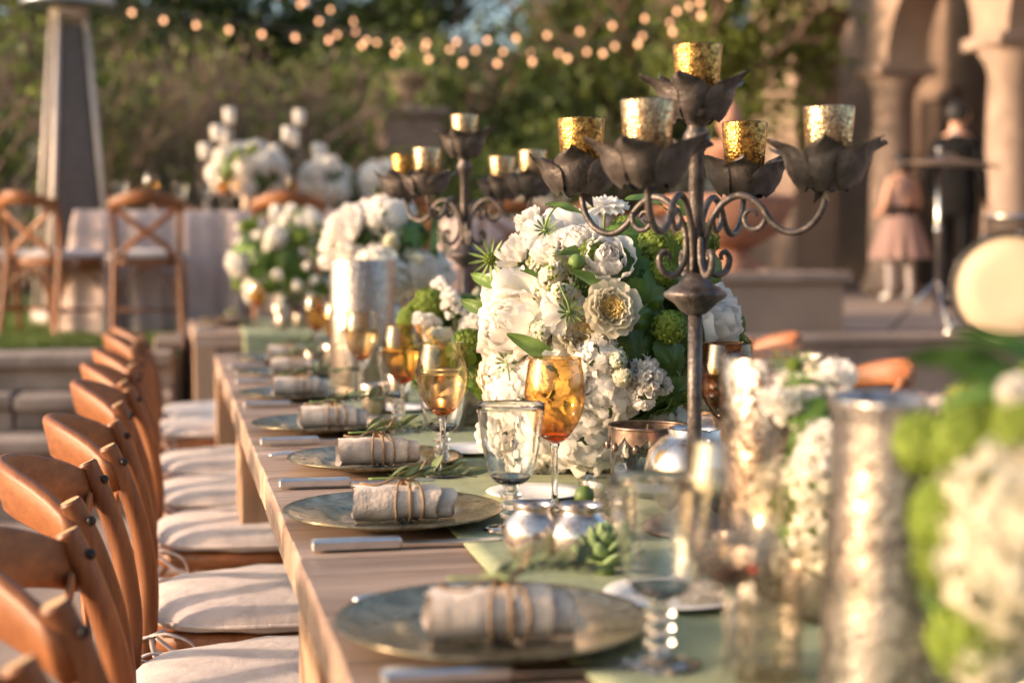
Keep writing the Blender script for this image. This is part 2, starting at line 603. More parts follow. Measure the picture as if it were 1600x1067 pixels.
def quads(name, V, mat, parent=None):
    """many separate quads: V is (n,4,3)"""
    n = len(V)
    me = bpy.data.meshes.new(name)
    me.vertices.add(n * 4)
    me.vertices.foreach_set('co', np.asarray(V, np.float32).ravel())
    me.loops.add(n * 4)
    me.loops.foreach_set('vertex_index', np.arange(n * 4, dtype=np.int32))
    me.polygons.add(n)
    me.polygons.foreach_set('loop_start', np.arange(0, n * 4, 4, dtype=np.int32))
    me.update(calc_edges=True)
    mats = mat if isinstance(mat, (list, tuple)) else [mat]
    for m in mats:
        me.materials.append(m)
    if len(mats) > 1:
        me.polygons.foreach_set('material_index', rng.integers(0, len(mats), n).astype(np.int32))
    return link(name, me, parent)

def leaf_quads(centres, size, aspect=0.55, droop=0.3):
    n = len(centres)
    d = rng.normal(size=(n, 3))
    d[:, 2] -= droop
    d /= np.linalg.norm(d, axis=1, keepdims=True)
    e = rng.normal(size=(n, 3))
    e -= (e * d).sum(1, keepdims=True) * d
    e /= np.linalg.norm(e, axis=1, keepdims=True)
    s = size * rng.uniform(0.6, 1.3, (n, 1))
    c = np.asarray(centres)
    nn = np.cross(d, e)
    return np.stack([c - d * s * 0.5, c + e * s * aspect * 0.5 + nn * s * 0.06, c + d * s * 0.5, c - e * s * aspect * 0.5 + nn * s * 0.06], 1)

# ================================================================== SETTING
ZL = 0.64          # level of the lawn and terrace above the sunken patio
YE = 7.26          # edge of the sunken patio

def flat_rects(rects, z):
    b = MB()
    for x0, x1, y0, y1 in rects:
        b.add(([(x0, y0, z), (x1, y0, z), (x1, y1, z), (x0, y1, z)], [(0, 1, 2, 3)]))
    return b

NX0, NX1, NY1 = 0.03, 2.0, 8.3
struct(part('lawn', flat_rects([(-400, -9, -400, 400), (9, 400, -400, 400), (-9, 9, -400, -6), (-9, NX0, YE, 400), (NX0, NX1, NY1, 400), (NX1, 9, YE, 400)], ZL), M['lawn'], smooth=False))
struct(part('patio', flat_rects([(-9.2, 9.2, -6.2, YE + 0.1), (NX0 - 0.2, NX1 + 0.2, YE + 0.1, NY1 + 0.2)], 0.0), M['paving'], smooth=False))
struct(part('terrace', flat_rects([(NX1 + 0.3, 30, YE, 34)], ZL + 0.006), M['terrace'], smooth=False))
# retaining walls of the sunken patio
def retaining(name, x0, x1, y0, y1, label):
    o = thing(name, label, 'wall', ((x0 + x1) / 2, (y0 + y1) / 2, 0))
    cx, cy = (x0 + x1) / 2, (y0 + y1) / 2
    part('wall_face', box(x0 - cx, x1 - cx, y0 - cy, y1 - cy, 0.0, ZL + 0.004), M['stone'], o, False)
    part('coping', box(x0 - cx - 0.03, x1 - cx + 0.03, y0 - cy - 0.03, y1 - cy + 0.03, ZL + 0.005, ZL + 0.05, 0.008), M['stone'], o, False)
retaining('retaining_wall', -9.2, -8.95, -6.2, YE + 0.2, 'low stone retaining wall along the sunken patio')
retaining('retaining_wall', 8.95, 9.2, -6.2, YE + 0.2, 'low stone retaining wall on the house side of the sunken patio')
retaining('retaining_wall', -8.9, 8.9, -6.2, -5.95, 'low stone retaining wall behind the near end of the patio')
retaining('retaining_wall', -8.9, -4.1, YE, YE + 0.22, 'low stone retaining wall beside the stone steps')
retaining('retaining_wall', NX1, 8.9, YE, YE + 0.22, 'low stone retaining wall below the fountain terrace')
retaining('retaining_wall', NX0 - 0.1, NX0 - 0.01, YE + 0.3, NY1, 'narrow stone wall between the lawn and the far dining table')
retaining('retaining_wall', NX0, NX1 - 0.04, NY1, NY1 + 0.15, 'narrow stone wall behind the far dining table')
# stone steps up to the lawn: each stone its own piece
steps = struct(link('stone_steps', None, None, (-2, YE, 0)))
srs = random.Random(3)
for i in range(4):
    y0 = 6.45 + 0.27 * i - YE
    x = -2.0
    while x < 2.0:
        w = srs.uniform(0.42, 0.85)
        x1 = min(x + w, 2.0)
        if 2.0 - x1 < 0.25:
            x1 = 2.0
        dz = srs.uniform(-0.006, 0.006)
        zt = 0.16 * (i + 1) + dz + (0.012 if i == 3 else 0)
        part('stone', box(x + 0.006, x1 - 0.006, y0 + srs.uniform(-0.012, 0.012), y0 + 0.42, zt - 0.065, zt, 0.012), M['step_stone'], steps, False)
        part('riser_stone', box(x + 0.01, x1 - 0.004, y0 + 0.05, y0 + 0.40, 0.16 * i - 0.002, zt - 0.068, 0.006), M['step_stone'], steps, False)
        x = x1
# grass blades on the lawn near the steps
n = 26000
gx = rng.uniform(-3.2, 0.0, n)
gy = YE + 0.45 + rng.uniform(0, 1, n) ** 1.3 * 5.5
gh = rng.uniform(0.025, 0.06, n)
ga = rng.uniform(0, math.pi, n)
lx, ly = rng.normal(0, 0.02, n), rng.normal(0, 0.02, n)
wv = 0.004
base = np.stack([gx, gy, np.full(n, ZL)], 1)
side = np.stack([np.cos(ga) * wv, np.sin(ga) * wv, np.zeros(n)], 1)
top = base + np.stack([lx, ly, gh], 1)
g = quads('grass', np.stack([base - side, base + side, top + side * 0.3, top - side * 0.3], 1), M['grass'])
stuff(g)
g['label'] = 'short green grass on the raised lawn'

# hillside behind everything
def hillf(u, v):
    x = -160 + 320 * u
    y = 34 + 120 * v
    h = 6.8 * (1 - math.exp(-v * 9)) + 1.6 * math.sin(x * 0.045 + 1.0) * min(1, v * 6) + 0.8 * math.sin(x * 0.13 + v * 9) * min(1, v * 6) + 9 * v
    return (x, y, ZL - 0.3 + h)
struct(part('hillside', grid(hillf, 80, 24), M['hill']))

# ------------------------------------------------------------------ trees and shrubs
def branchy(b, p, d, length, r, depth, rs, spread=0.55):
    q = p + d * length
    mid = (p + q) / 2 + np.array([rs.gauss(0, 1), rs.gauss(0, 1), rs.gauss(0, 1)]) * length * 0.05
    b.add(tube([p, mid, q], [r, r * 0.85, r * 0.65], 5, cap=False))
    ends = [q]
    if depth > 0:
        for k in range(rs.choice((2, 3, 3))):
            nd = d + np.array([rs.gauss(0, spread), rs.gauss(0, spread), rs.gauss(0.08, spread * 0.7)])
            nd /= np.linalg.norm(nd)
            ends += branchy(b, q, nd, length * rs.uniform(0.62, 0.85), r * 0.62, depth - 1, rs, spread)
    return ends

def tree(name, label, x, y, h_trunk, crown_c, crown_r, n_leaf, mats, leaf=0.15, clumps=46, seed=1, group=None, z0=None, trunk_r=0.13):
    rs = random.Random(seed)
    z0 = ZL if z0 is None else z0
    t = thing(name, label, 'tree', (x, y, z0), 0, group)
    b = MB()
    p = np.array([0.0, 0.0, -0.1])
    b.add(tube(smooth_path([(0, 0, -0.1), (0.05, 0.02, h_trunk * 0.5), (0.0, 0.05, h_trunk)], 3), [trunk_r * 1.2, trunk_r * 0.8], 8))
    for k in range(6):
        a = 2 * math.pi * k / 6 + rs.uniform(0, 1)
        d = np.array([math.cos(a) * 0.7, math.sin(a) * 0.7, 0.9])
        d /= np.linalg.norm(d)
        branchy(b, np.array([0, 0.05, h_trunk * rs.uniform(0.7, 1.0)]), d, crown_r[2] * 0.55, trunk_r * 0.5, 2, rs)
    part('trunk', b, M['bark'], t)
    cs = []
    C = np.array(crown_c)
    Rr = np.array(crown_r)
    pts = []
    for k in range(clumps):
        v = rng.normal(size=3)
        v /= np.linalg.norm(v)
        c = C + v * Rr * rng.uniform(0.35, 1.0)
        m = int(n_leaf / clumps * rng.uniform(0.5, 1.5))
        pts.append(c + rng.normal(size=(m, 3)) * (0.17 * Rr.mean()) * rng.uniform(0.7, 1.3))
    quads('crown', leaf_quads(np.concatenate(pts), leaf), mats, t)
    return t

def bare_shrub(label, x, y, h, seed, leaves=500, group=None):
    rs = random.Random(seed)
    t = thing('bare_shrub', label, 'shrub', (x, y, ZL), 0, group)
    b = MB()
    ends = []
    for k in range(4):
        a = rs.uniform(0, 6.28)
        d = np.array([math.cos(a) * 0.42, math.sin(a) * 0.42, 1.0])
        d /= np.linalg.norm(d)
        ends += branchy(b, np.array([math.cos(a) * 0.1, math.sin(a) * 0.1, -0.05]), d, h * 0.34, 0.05, 3, rs, 0.42)
    part('branches', b, M['twig'], t)
    E = np.array(ends)
    idx = rng.integers(0, len(E), leaves)
    quads('crown', leaf_quads(E[idx] + rng.normal(0, 0.12, (leaves, 3)), 0.11), [M['fol_mid'], M['fol_dry'], M['fol_bright']], t)
    return t

D, MD, BR, DR = M['fol_dark'], M['fol_mid'], M['fol_bright'], M['fol_dry']
G1 = 'trees behind the lawn'
tree('leafy_tree', 'dense dark green tree behind the string lights', 4.4, 21.0, 1.6, (0, 0, 1.95), (2.3, 1.8, 1.7), 8000, [D, MD, MD], 0.17, 34, 1, G1)
tree('leafy_tree', 'broad green tree beside the villa wall', 6.9, 21.5, 2.2, (0, 0, 3.3), (2.0, 1.8, 2.4), 8000, [D, MD, BR], 0.17, 46, 2, G1)
tree('leafy_tree', 'mid green tree standing behind the stucco pillar', 2.1, 23.5, 1.6, (0, 0, 2.0), (2.2, 1.8, 1.8), 6500, [D, MD, MD], 0.17, 30, 3, G1)
tree('leafy_tree', 'sparse olive green tree rising behind the bare shrubs', -0.4, 24.5, 2.2, (0, 0, 3.1), (2.0, 1.8, 1.9), 2600, [MD, DR, MD], 0.18, 15, 4, G1)
tree('leafy_tree', 'loose brownish tree behind the patio heater', -2.6, 22.5, 2.0, (0, 0, 3.2), (1.9, 1.8, 1.9), 2600, [DR, MD, MD], 0.18, 15, 5, G1)
tree('leafy_tree', 'tall bright green tree leaning over the villa arcade', 6.45, 16.3, 2.4, (0.1, 0, 3.1), (1.05, 1.2, 1.4), 5600, [MD, BR, BR], 0.13, 34, 6, G1)
tree('leafy_tree', 'far green tree at the foot of the hillside', 8.8, 28.0, 2.5, (0, 0, 4.2), (3.4, 2.5, 2.8), 6000, [D, MD], 0.22, 24, 8, G1)
tree('leafy_tree', 'far olive tree on the hillside behind the dry shrubs', -6.0, 30.0, 2.4, (0, 0, 2.8), (3.2, 2.5, 2.4), 3600, [DR, MD], 0.24, 13, 9, G1)
tree('leafy_tree', 'far tree between the sparse tree and the pillar', 3.0, 31.0, 2.5, (0, 0, 3.0), (3.4, 2.4, 2.6), 4200, [D, MD], 0.24, 15, 10, G1)
tree('leafy_tree', 'tall loose green tree behind the pillar with sky between its clumps', 3.9, 25.5, 3.2, (0, 0, 4.9), (1.2, 1.6, 1.7), 2600, [MD, BR, D], 0.2, 15, 11, G1)
tree('leafy_tree', 'tall green tree behind the leafless shrubs with sky between its clumps', 0.9, 26.5, 3.4, (0, 0, 4.7), (2.4, 2.0, 1.6), 3600, [MD, MD, D], 0.2, 13, 12, G1)
tree('leafy_tree', 'tall brownish green tree above the patio heater', -1.9, 26.0, 3.2, (0, 0, 4.6), (2.2, 2.0, 1.7), 3600, [DR, MD, MD], 0.2, 14, 13, G1)
tree('leafy_tree', 'tall bright green tree between the string lights and the villa', 7.0, 23.6, 3.2, (0, 0, 4.4), (1.5, 1.8, 1.9), 4200, [MD, BR], 0.18, 18, 14, G1)
for i, (x, y, lb) in enumerate([(-7.5, 27.0, 'very tall green tree far left of the patio heater'), (-4.2, 28.5, 'very tall green tree behind the heater side of the lawn'), (-0.8, 29.0, 'very tall green tree behind the sparse olive tree'), (0.9, 28.0, 'very tall green tree behind the stucco pillar'), (4.3, 28.5, 'very tall green tree left of the villa end wall'), (8.6, 26.5, 'very tall green tree behind the villa roof end')]):
    tree('tall_tree', lb, x, y, 4.2, (0, 0, 7.2), (1.8, 2.0, 3.0), 4600, [MD, D, MD], 0.24, 24, 60 + i, 'tall trees at the end of the garden', trunk_r=0.2)  # tall backdrop added so reflections turn darker and greener; crowns rise above view
G2 = 'leafless shrubs behind the lawn'
for i, (x, y, h) in enumerate([(-2.2, 15.2, 3.0), (-0.9, 16.6, 3.3), (0.3, 15.4, 3.0), (1.3, 17.2, 3.2), (-3.4, 17.0, 3.6), (-1.7, 18.6, 3.8), (0.6, 19.2, 3.7)]):
    bare_shrub(('thin brown leafless shrub straight behind the patio heater', 'leafless brown shrub between the heater and the sparse tree', 'leafless brown shrub close behind the linen table bouquet', 'leafless brown shrub next to the bright green bush', 'leafless brown shrub at the lawn end of the fence', 'leafless shrub in front of the loose brownish tree', 'leafless shrub in front of the dark green bush')[i], x, y, h, 20 + i, 420, G2)
G3 = 'bushes along the fence'
def bush(label, x, y, r, h, n, mats, seed):
    t = thing('leafy_bush', label, 'bush', (x, y, ZL), 0, G3)
    rs = random.Random(seed)
    b = MB()
    for k in range(7):
        a = rs.uniform(0, 6.28)
        d = np.array([math.cos(a) * 0.5, math.sin(a) * 0.5, 1.0])
        branchy(b, np.array([0, 0, -0.05]), d / np.linalg.norm(d), h * 0.4, 0.02, 2, rs)
    part('stems', b, M['twig'], t)
    pts = []
    for k in range(22):
        v = rng.normal(size=3)
        v /= np.linalg.norm(v)
        c = np.array([0, 0, h * 0.5]) + v * np.array([r, r * 0.8, h * 0.5]) * rng.uniform(0.3, 0.95)
        pts.append(c + rng.normal(size=(n // 22, 3)) * 0.17 * r)
    P = np.concatenate(pts)
    P[:, 2] = np.abs(P[:, 2])
    quads('crown', leaf_quads(P, 0.10), mats, t)
for i, (x, y, r, h, mats, lb) in enumerate([
        (2.4, 17.0, 1.0, 1.9, [MD, BR], 'bright green bush left of the stucco pillar'), (4.1, 16.5, 1.0, 2.0, [BR, MD], 'yellow green bush right of the stucco pillar'),
        (5.2, 17.4, 1.1, 2.2, [MD, DR], 'olive bush near the villa end wall'), (-0.2, 20.5, 1.3, 2.6, [MD, D, DR], 'dry olive bush behind the leafless shrubs'),
        (-2.9, 20.0, 1.3, 2.6, [DR, MD, D], 'dry brown bush behind the patio heater'), (1.3, 20.4, 1.3, 2.5, [D, MD], 'dark green bush behind the linen table'),
        (-0.7, 16.2, 0.7, 2.5, [MD, BR], 'slim bright green bush among the leafless shrubs'), (-2.3, 17.6, 0.9, 2.9, [MD, D, BR], 'green bush among the leafless shrubs behind the heater'), (0.9, 18.0, 0.9, 2.4, [MD, D], 'green bush among the leafless shrubs near the pillar'),
        (3.3, 24.5, 1.7, 3.0, [D, MD], 'wide dark bush below the green trees'), (6.0, 24.5, 1.8, 3.2, [D, MD], 'wide deep green bush behind the villa end')]):
    bush(lb, x, y, r, h, 2600, mats, 40 + i)

# iron fence at the back of the lawn
fence = thing('iron_fence', 'dark iron picket fence across the back of the lawn', 'fence', (-1.6, 14.2, ZL))
for z in (0.12, 1.0):
    part('rail', box(-2.6, 3.6, -0.015, 0.015, z, z + 0.03), M['blackmetal'], fence, False)
pk = MB().add(tube([(0, 0, 0), (0, 0, 1.12), (0, 0, 1.17)], [0.007, 0.007, 0.001], 5)).mesh('picket', [M['blackmetal']])
for i in range(62):
    link('picket', pk, fence, (-2.55 + i * 0.1, 0, 0))
for i in range(4):
    part('post', box(-2.62 + i * 2.06, -2.57 + i * 2.06, -0.025, 0.025, 0, 1.25), M['blackmetal'], fence, False)

# stucco pillar with a planter on top
pil = thing('stucco_pillar', 'square tan stucco pillar with a stone cap between the bushes', 'pillar', (3.0, 19.0, ZL))
part('shaft', box(-0.38, 0.38, -0.38, 0.38, 0, 2.22, 0.02), M['stucco'], pil, False)
part('cap', box(-0.46, 0.46, -0.46, 0.46, 2.22, 2.34, 0.02), M['stone'], pil, False)
urn = thing('stone_urn', 'pale stone urn standing on the stucco pillar', 'urn', (3.0, 19.0, ZL + 2.34))
part('bowl', lathe([(0, 0), (0.14, 0), (0.14, 0.04), (0.05, 0.09), (0.05, 0.14), (0.2, 0.28), (0.25, 0.42), (0.28, 0.44), (0.26, 0.46), (0.2, 0.42), (0, 0.36)], 20), M['stone'], urn)

# ------------------------------------------------------------------ villa arcade on the right
AX, AT = 7.92, 0.5
cols_y = [10.83, 13.31, 15.79]
villa = thing('villa_arcade', 'pink stucco villa arcade with round arches on stone columns', 'building', (AX, 13.3, ZL))
def lz(z): return z - ZL
spring, rad, ztop = 3.28, 0.92, 6.4
ends = [8.35] + cols_y + [18.27]
for i in range(len(ends) - 1):
    ya, yb = ends[i] - 13.3, ends[i + 1] - 13.3
    cy = (ya + yb) / 2
    b = MB()
    N = 20
    arc = [(cy - rad * math.cos(math.pi * k / N), lz(spring) + rad * math.sin(math.pi * k / N)) for k in range(N + 1)]
    xs = (0.0, AT)
    V, F = [], []
    for x in xs:
        for (y, z) in arc:
            V.append((x, y, z))
        for (y, z) in arc:
            V.append((x, y, lz(ztop)))
    k2 = 2 * (N + 1)
    for k in range(N):
        F.append((k, k + 1, N + 1 + k + 1, N + 1 + k))
        F.append((k2 + k, k2 + N + 1 + k, k2 + N + 1 + k + 1, k2 + k + 1))
        F.append((k, k2 + k, k2 + k + 1, k + 1))
    for (y0, y1) in ((ya, cy - rad), (cy + rad, yb)):
        o = len(V)
        V += [(0, y0, lz(spring)), (0, y1, lz(spring)), (0, y1, lz(ztop)), (0, y0, lz(ztop)), (AT, y0, lz(spring)), (AT, y1, lz(spring)), (AT, y1, lz(ztop)), (AT, y0, lz(ztop))]
        F += [(o, o + 1, o + 2, o + 3), (o + 4, o + 7, o + 6, o + 5), (o, o + 4, o + 5, o + 1)]
    part('arch_wall', (V, F), M['stucco'], villa, False)
colm = MB().add(lathe([(0, 0), (0.33, 0), (0.33, 0.12), (0.29, 0.16), (0.30, 0.2), (0.26, 0.26), (0.245, 1.2), (0.225, 2.28), (0.25, 2.31), (0.25, 2.35), (0.33, 2.46), (0.33, 2.5)], 28)).mesh('column', [M['stone']])
imp = MB().add(box(-0.36, 0.36, -0.36, 0.36, 0, 0.125, 0.015)).mesh('impost', [M['stone']], False)
for y in cols_y:
    c = link('column', colm, villa, (AT / 2, y - 13.3, 0.012))
    link('impost', imp, c, (0, 0, 2.502))
part('end_pier', box(-0.06, AT + 0.06, 17.86 - 13.3, 19.4 - 13.3, 0.01, lz(ztop) - 0.05, 0.02), M['stucco'], villa, False)
part('end_pier', box(-0.06, AT + 0.06, 7.4 - 13.3, 8.72 - 13.3, 0.01, lz(ztop) - 0.05, 0.02), M['stucco'], villa, False)
part('back_wall', box(2.9, 3.2, -6.5, 12, 0, lz(ztop) - 0.1), M['stucco'], villa, False)
part('ceiling', box(-0.4, 3.2, -6.5, 6.6, lz(ztop), lz(ztop) + 0.2), M['stucco'], villa, False)
for y0, y1 in ((-0.3, 1.1), (3.0, 4.4), (5.7, 6.6), (-3.9, -2.5)):
    d = part('door', box(2.83, 2.9, y0, y1, 0.01, 2.7, 0.005), M['darkwood'], villa, False)
    part('door_frame', [MB().add(box(2.80, 2.9, y0 - 0.1, y0 - 0.002, 0.01, 2.8)).add(box(2.80, 2.9, y1 + 0.002, y1 + 0.1, 0.01, 2.8)).add(box(2.80, 2.9, y0, y1, 2.702, 2.8))][0], M['stone'], d, False)
# unseen house behind the near end of the tables, added for warm reflections and bounce
house = thing('stucco_house', 'long pink stucco house wall with shuttered windows across the patio', 'building', (3, -9, ZL))
part('wall', box(-7, 10, -0.4, 0, 0, 4.2), M['stucco'], house, False)
for x in (-5, -1.8, 1.4, 4.6):
    part('window', box(x, x + 1.2, 0.001, 0.06, 1.0, 2.5), M['darkwood'], house, False)
part('roof', MB().add(([(-7.3, 0.5, 4.15), (10.3, 0.5, 4.15), (10.3, -3, 5.6), (-7.3, -3, 5.6), (-7.3, 0.5, 4.25), (10.3, 0.5, 4.25), (10.3, -3, 5.7), (-7.3, -3, 5.7)], [(0, 3, 2, 1), (4, 5, 6, 7), (0, 1, 5, 4), (2, 3, 7, 6), (0, 4, 7, 3), (1, 2, 6, 5)])), M['terracotta'], house, False)

# ------------------------------------------------------------------ fountain
fx, fy = 3.28, 8.35
basin = thing('fountain_basin', 'square pink stucco fountain basin with a stone rim on the terrace', 'fountain', (fx, fy - 0.0, ZL))
for (x0, x1, y0, y1) in ((-0.62, 0.46, -0.56, -0.42), (-0.62, 0.46, 0.42, 0.56), (-0.62, -0.48, -0.418, 0.418), (0.32, 0.46, -0.418, 0.418)):
    part('basin_wall', box(x0, x1, y0, y1, 0.01, 0.32), M['stucco'], basin, False)
for (x0, x1, y0, y1) in ((-0.66, 0.50, -0.60, -0.39), (-0.66, 0.50, 0.39, 0.60), (-0.66, -0.45, -0.388, 0.388), (0.29, 0.50, -0.388, 0.388)):
    part('rim_stone', box(x0, x1, y0, y1, 0.322, 0.385, 0.01), M['stone'], basin, False)
part('water', flat_rects([(-0.48, 0.32, -0.42, 0.42)], 0.27), solid_glass('water', (0.75, 0.8, 0.78), 1.33), basin, False)
fo = part('pedestal', lathe([(0, 0), (0.24, 0), (0.24, 0.3), (0.16, 0.36), (0.2, 0.4), (0.12, 0.46), (0.1, 0.52), (0, 0.53)], 24), M['terracotta'], basin, loc=(-0.02, 0, 0.01))
part('bowl', lathe([(0, 0.50), (0.12, 0.50), (0.30, 0.60), (0.36, 0.72), (0.39, 0.78), (0.40, 0.81), (0.37, 0.82), (0.33, 0.74), (0.15, 0.66), (0, 0.65)], 32), M['terracotta'], basin, loc=(-0.02, 0, 0.01))
part('stem', lathe([(0, 0.655), (0.1, 0.655), (0.06, 0.74), (0.05, 0.86), (0.09, 0.92), (0.05, 0.96), (0.05, 1.0), (0, 1.0)], 20), M['terracotta'], basin, loc=(-0.02, 0, 0.01))
part('bowl', lathe([(0, 1.0), (0.08, 1.0), (0.17, 1.07), (0.2, 1.13), (0.185, 1.14), (0.1, 1.09), (0, 1.08)], 26), M['terracotta'], basin, loc=(-0.02, 0, 0.01))
part('finial', lathe([(0, 1.08), (0.04, 1.1), (0.035, 1.16), (0.07, 1.22), (0.075, 1.28), (0.04, 1.36), (0, 1.4)], 18), M['terracotta'], basin, loc=(-0.02, 0, 0.01))

# ------------------------------------------------------------------ patio heater
ht = thing('patio_heater', 'tall pyramid patio heater with pale steel legs and dark mesh sides', 'patio heater', (-0.66, 10.4, ZL), R(18))
for sx in (-1, 1):
    for sy in (-1, 1):
        part('leg', tube([(sx * 0.215, sy * 0.215, 0.0), (sx * 0.088, sy * 0.088, 2.08)], 0.019, 8), M['heater_metal'], ht)
def hp(z): return 0.190 - (0.190 - 0.070) * z / 2.08
for sx, sy in ((1, 0), (-1, 0), (0, 1), (0, -1)):
    z0, z1 = 0.12, 2.02
    a0, a1 = hp(z0) , hp(z1)
    if sx:
        V = [(sx * a0, -a0, z0), (sx * a0, a0, z0), (sx * a1, a1, z1), (sx * a1, -a1, z1)]
        W = [(sx * (a0 - 0.012), -a0, z0), (sx * (a0 - 0.012), a0, z0), (sx * (a1 - 0.012), a1, z1), (sx * (a1 - 0.012), -a1, z1)]
    else:
        V = [(-a0, sy * a0, z0), (a0, sy * a0, z0), (a1, sy * a1, z1), (-a1, sy * a1, z1)]
        W = [(-a0, sy * (a0 - 0.012), z0), (a0, sy * (a0 - 0.012), z0), (a1, sy * (a1 - 0.012), z1), (-a1, sy * (a1 - 0.012), z1)]
    part('mesh_panel', (V + W, [(0, 1, 2, 3), (7, 6, 5, 4), (0, 4, 5, 1), (2, 6, 7, 3), (1, 5, 6, 2), (0, 3, 7, 4)]), M['heater_mesh'], ht, False)
part('base', box(-0.235, 0.235, -0.235, 0.235, 0.0, 0.1, 0.015), M['heater_metal'], ht, False)
part('burner', lathe([(0.0, 2.06), (0.11, 2.06), (0.13, 2.1), (0.13, 2.14), (0, 2.14)], 20), M['heater_metal'], ht)
part('hood', lathe([(0.0, 2.27), (0.16, 2.25), (0.28, 2.18), (0.30, 2.13), (0.315, 2.14), (0.29, 2.20), (0.16, 2.29), (0, 2.31)], 28), M['heater_hood'], ht)
for a in (0.6, 2.2, 3.8, 5.3):
    part('hood_bracket', tube([(0.1 * math.cos(a), 0.1 * math.sin(a), 2.12), (0.16 * math.cos(a), 0.16 * math.sin(a), 2.285)], 0.008, 6), M['heater_metal'], ht)

# ------------------------------------------------------------------ string lights
bulbm = MB().add(ball(0.019, 10, 6, 1.2)).mesh('bulb', [M['bulb']])
sockm = MB().add(tube([(0, 0, 0.026), (0, 0, 0.07)], 0.014, 8)).mesh('socket', [M['wire']])
def strand(label, pts, step):
    P = smooth_path([(-3.4, 14.3, 4.6)] + pts + [(7.9, 12.9, 4.75)], 14)
    o = thing('string_light', label, 'string lights', tuple(P[0]), 0, 'strings of warm bulbs over the lawn')
    Q = [p - P[0] for p in P]
    part('wire', tube(Q, 0.006, 5), M['wire'], o)
    acc, last = step * 0.5, Q[0]
    for q in Q[1:]:
        seg = np.linalg.norm(q - last)
        while acc <= seg:
            w = last + (q - last) * (acc / seg)
            bb = link('bulb', bulbm, o, (w[0], w[1], w[2] - 0.075))
            link('socket', sockm, bb)
            acc += step
        acc -= seg
        last = q
strand('string of warm bulbs sagging lowest across the lawn', [(-1.123, 13.78, 3.7), (-0.354, 13.486, 3.318), (0.282, 13.237, 3.174), (0.899, 12.996, 3.077), (1.475, 12.766, 3.008), (1.974, 12.55, 2.88), (2.476, 12.337, 2.808), (2.851, 12.157, 2.801), (3.298, 11.962, 2.832), (3.662, 11.789, 2.893), (4.149, 11.594, 3.074), (4.657, 11.404, 3.398)], 0.30)
strand('string of warm bulbs hung highest in front of the trees', [(0.834, 14.878, 3.808), (1.529, 14.519, 3.348), (2.146, 14.198, 3.223), (2.578, 13.926, 3.205), (2.987, 13.661, 3.204), (3.241, 13.431, 3.203), (3.746, 13.146, 3.242), (4.153, 12.886, 3.314), (4.465, 12.646, 3.373), (4.879, 12.389, 3.531)], 0.31)
strand('string of warm bulbs nearest the trees between two others', [(1.349, 15.791, 3.858), (1.919, 15.497, 3.487), (2.19, 15.286, 3.347), (2.458, 15.081, 3.308), (2.702, 14.883, 3.268), (2.947, 14.685, 3.243), (3.43, 14.431, 3.198), (3.786, 14.207, 3.172), (4.117, 13.992, 3.19), (4.413, 13.789, 3.282), (4.823, 13.567, 3.483), (5.135, 13.37, 3.715)], 0.29)
# pole that carries the left ends of the strings (the right ends are fixed to the villa wall)
p = thing('light_pole', 'slim dark pole at the end of the lawn carrying the string lights', 'pole', (-3.4, 14.3, ZL))
part('shaft', tube([(0, 0, 0), (0, 0, 4.0)], [0.035, 0.025], 10), M['blackmetal'], p)
part('hook', tube([(0, 0, 3.93), (0.05, 0, 4.02), (0.1, 0, 3.96)], 0.012, 6), M['blackmetal'], p)

# ================================================================== CHAIRS
def superellipse(a, n, hx, hy, e=3.0):
    c, s = math.cos(a), math.sin(a)
    r = (abs(c) ** e + abs(s) ** e) ** (-1 / e)
    x, y = r * c * hx, r * s * hy
    y *= 1 + 0.10 * (x / hx)          # wider at the front
    return x, y

def slab_outline(hx, hy, rings, n=40, e=3.2, cx=0.0):
    """rings: list of (inset factor, z); closed top and bottom"""
    V, F = [], []
    for k, z in rings:
        for i in range(n):
            x, y = superellipse(2 * math.pi * i / n, n, hx * k, hy * k, e)
            V.append((x + cx, y, z))
    for r in range(len(rings) - 1):
        for i in range(n):
            j = (i + 1) % n
            F.append((r * n + i, r * n + j, (r + 1) * n + j, (r + 1) * n + i))
    F.append(tuple(range(n - 1, -1, -1)))
    F.append(tuple((len(rings) - 1) * n + i for i in range(n)))
    return np.array(V), F

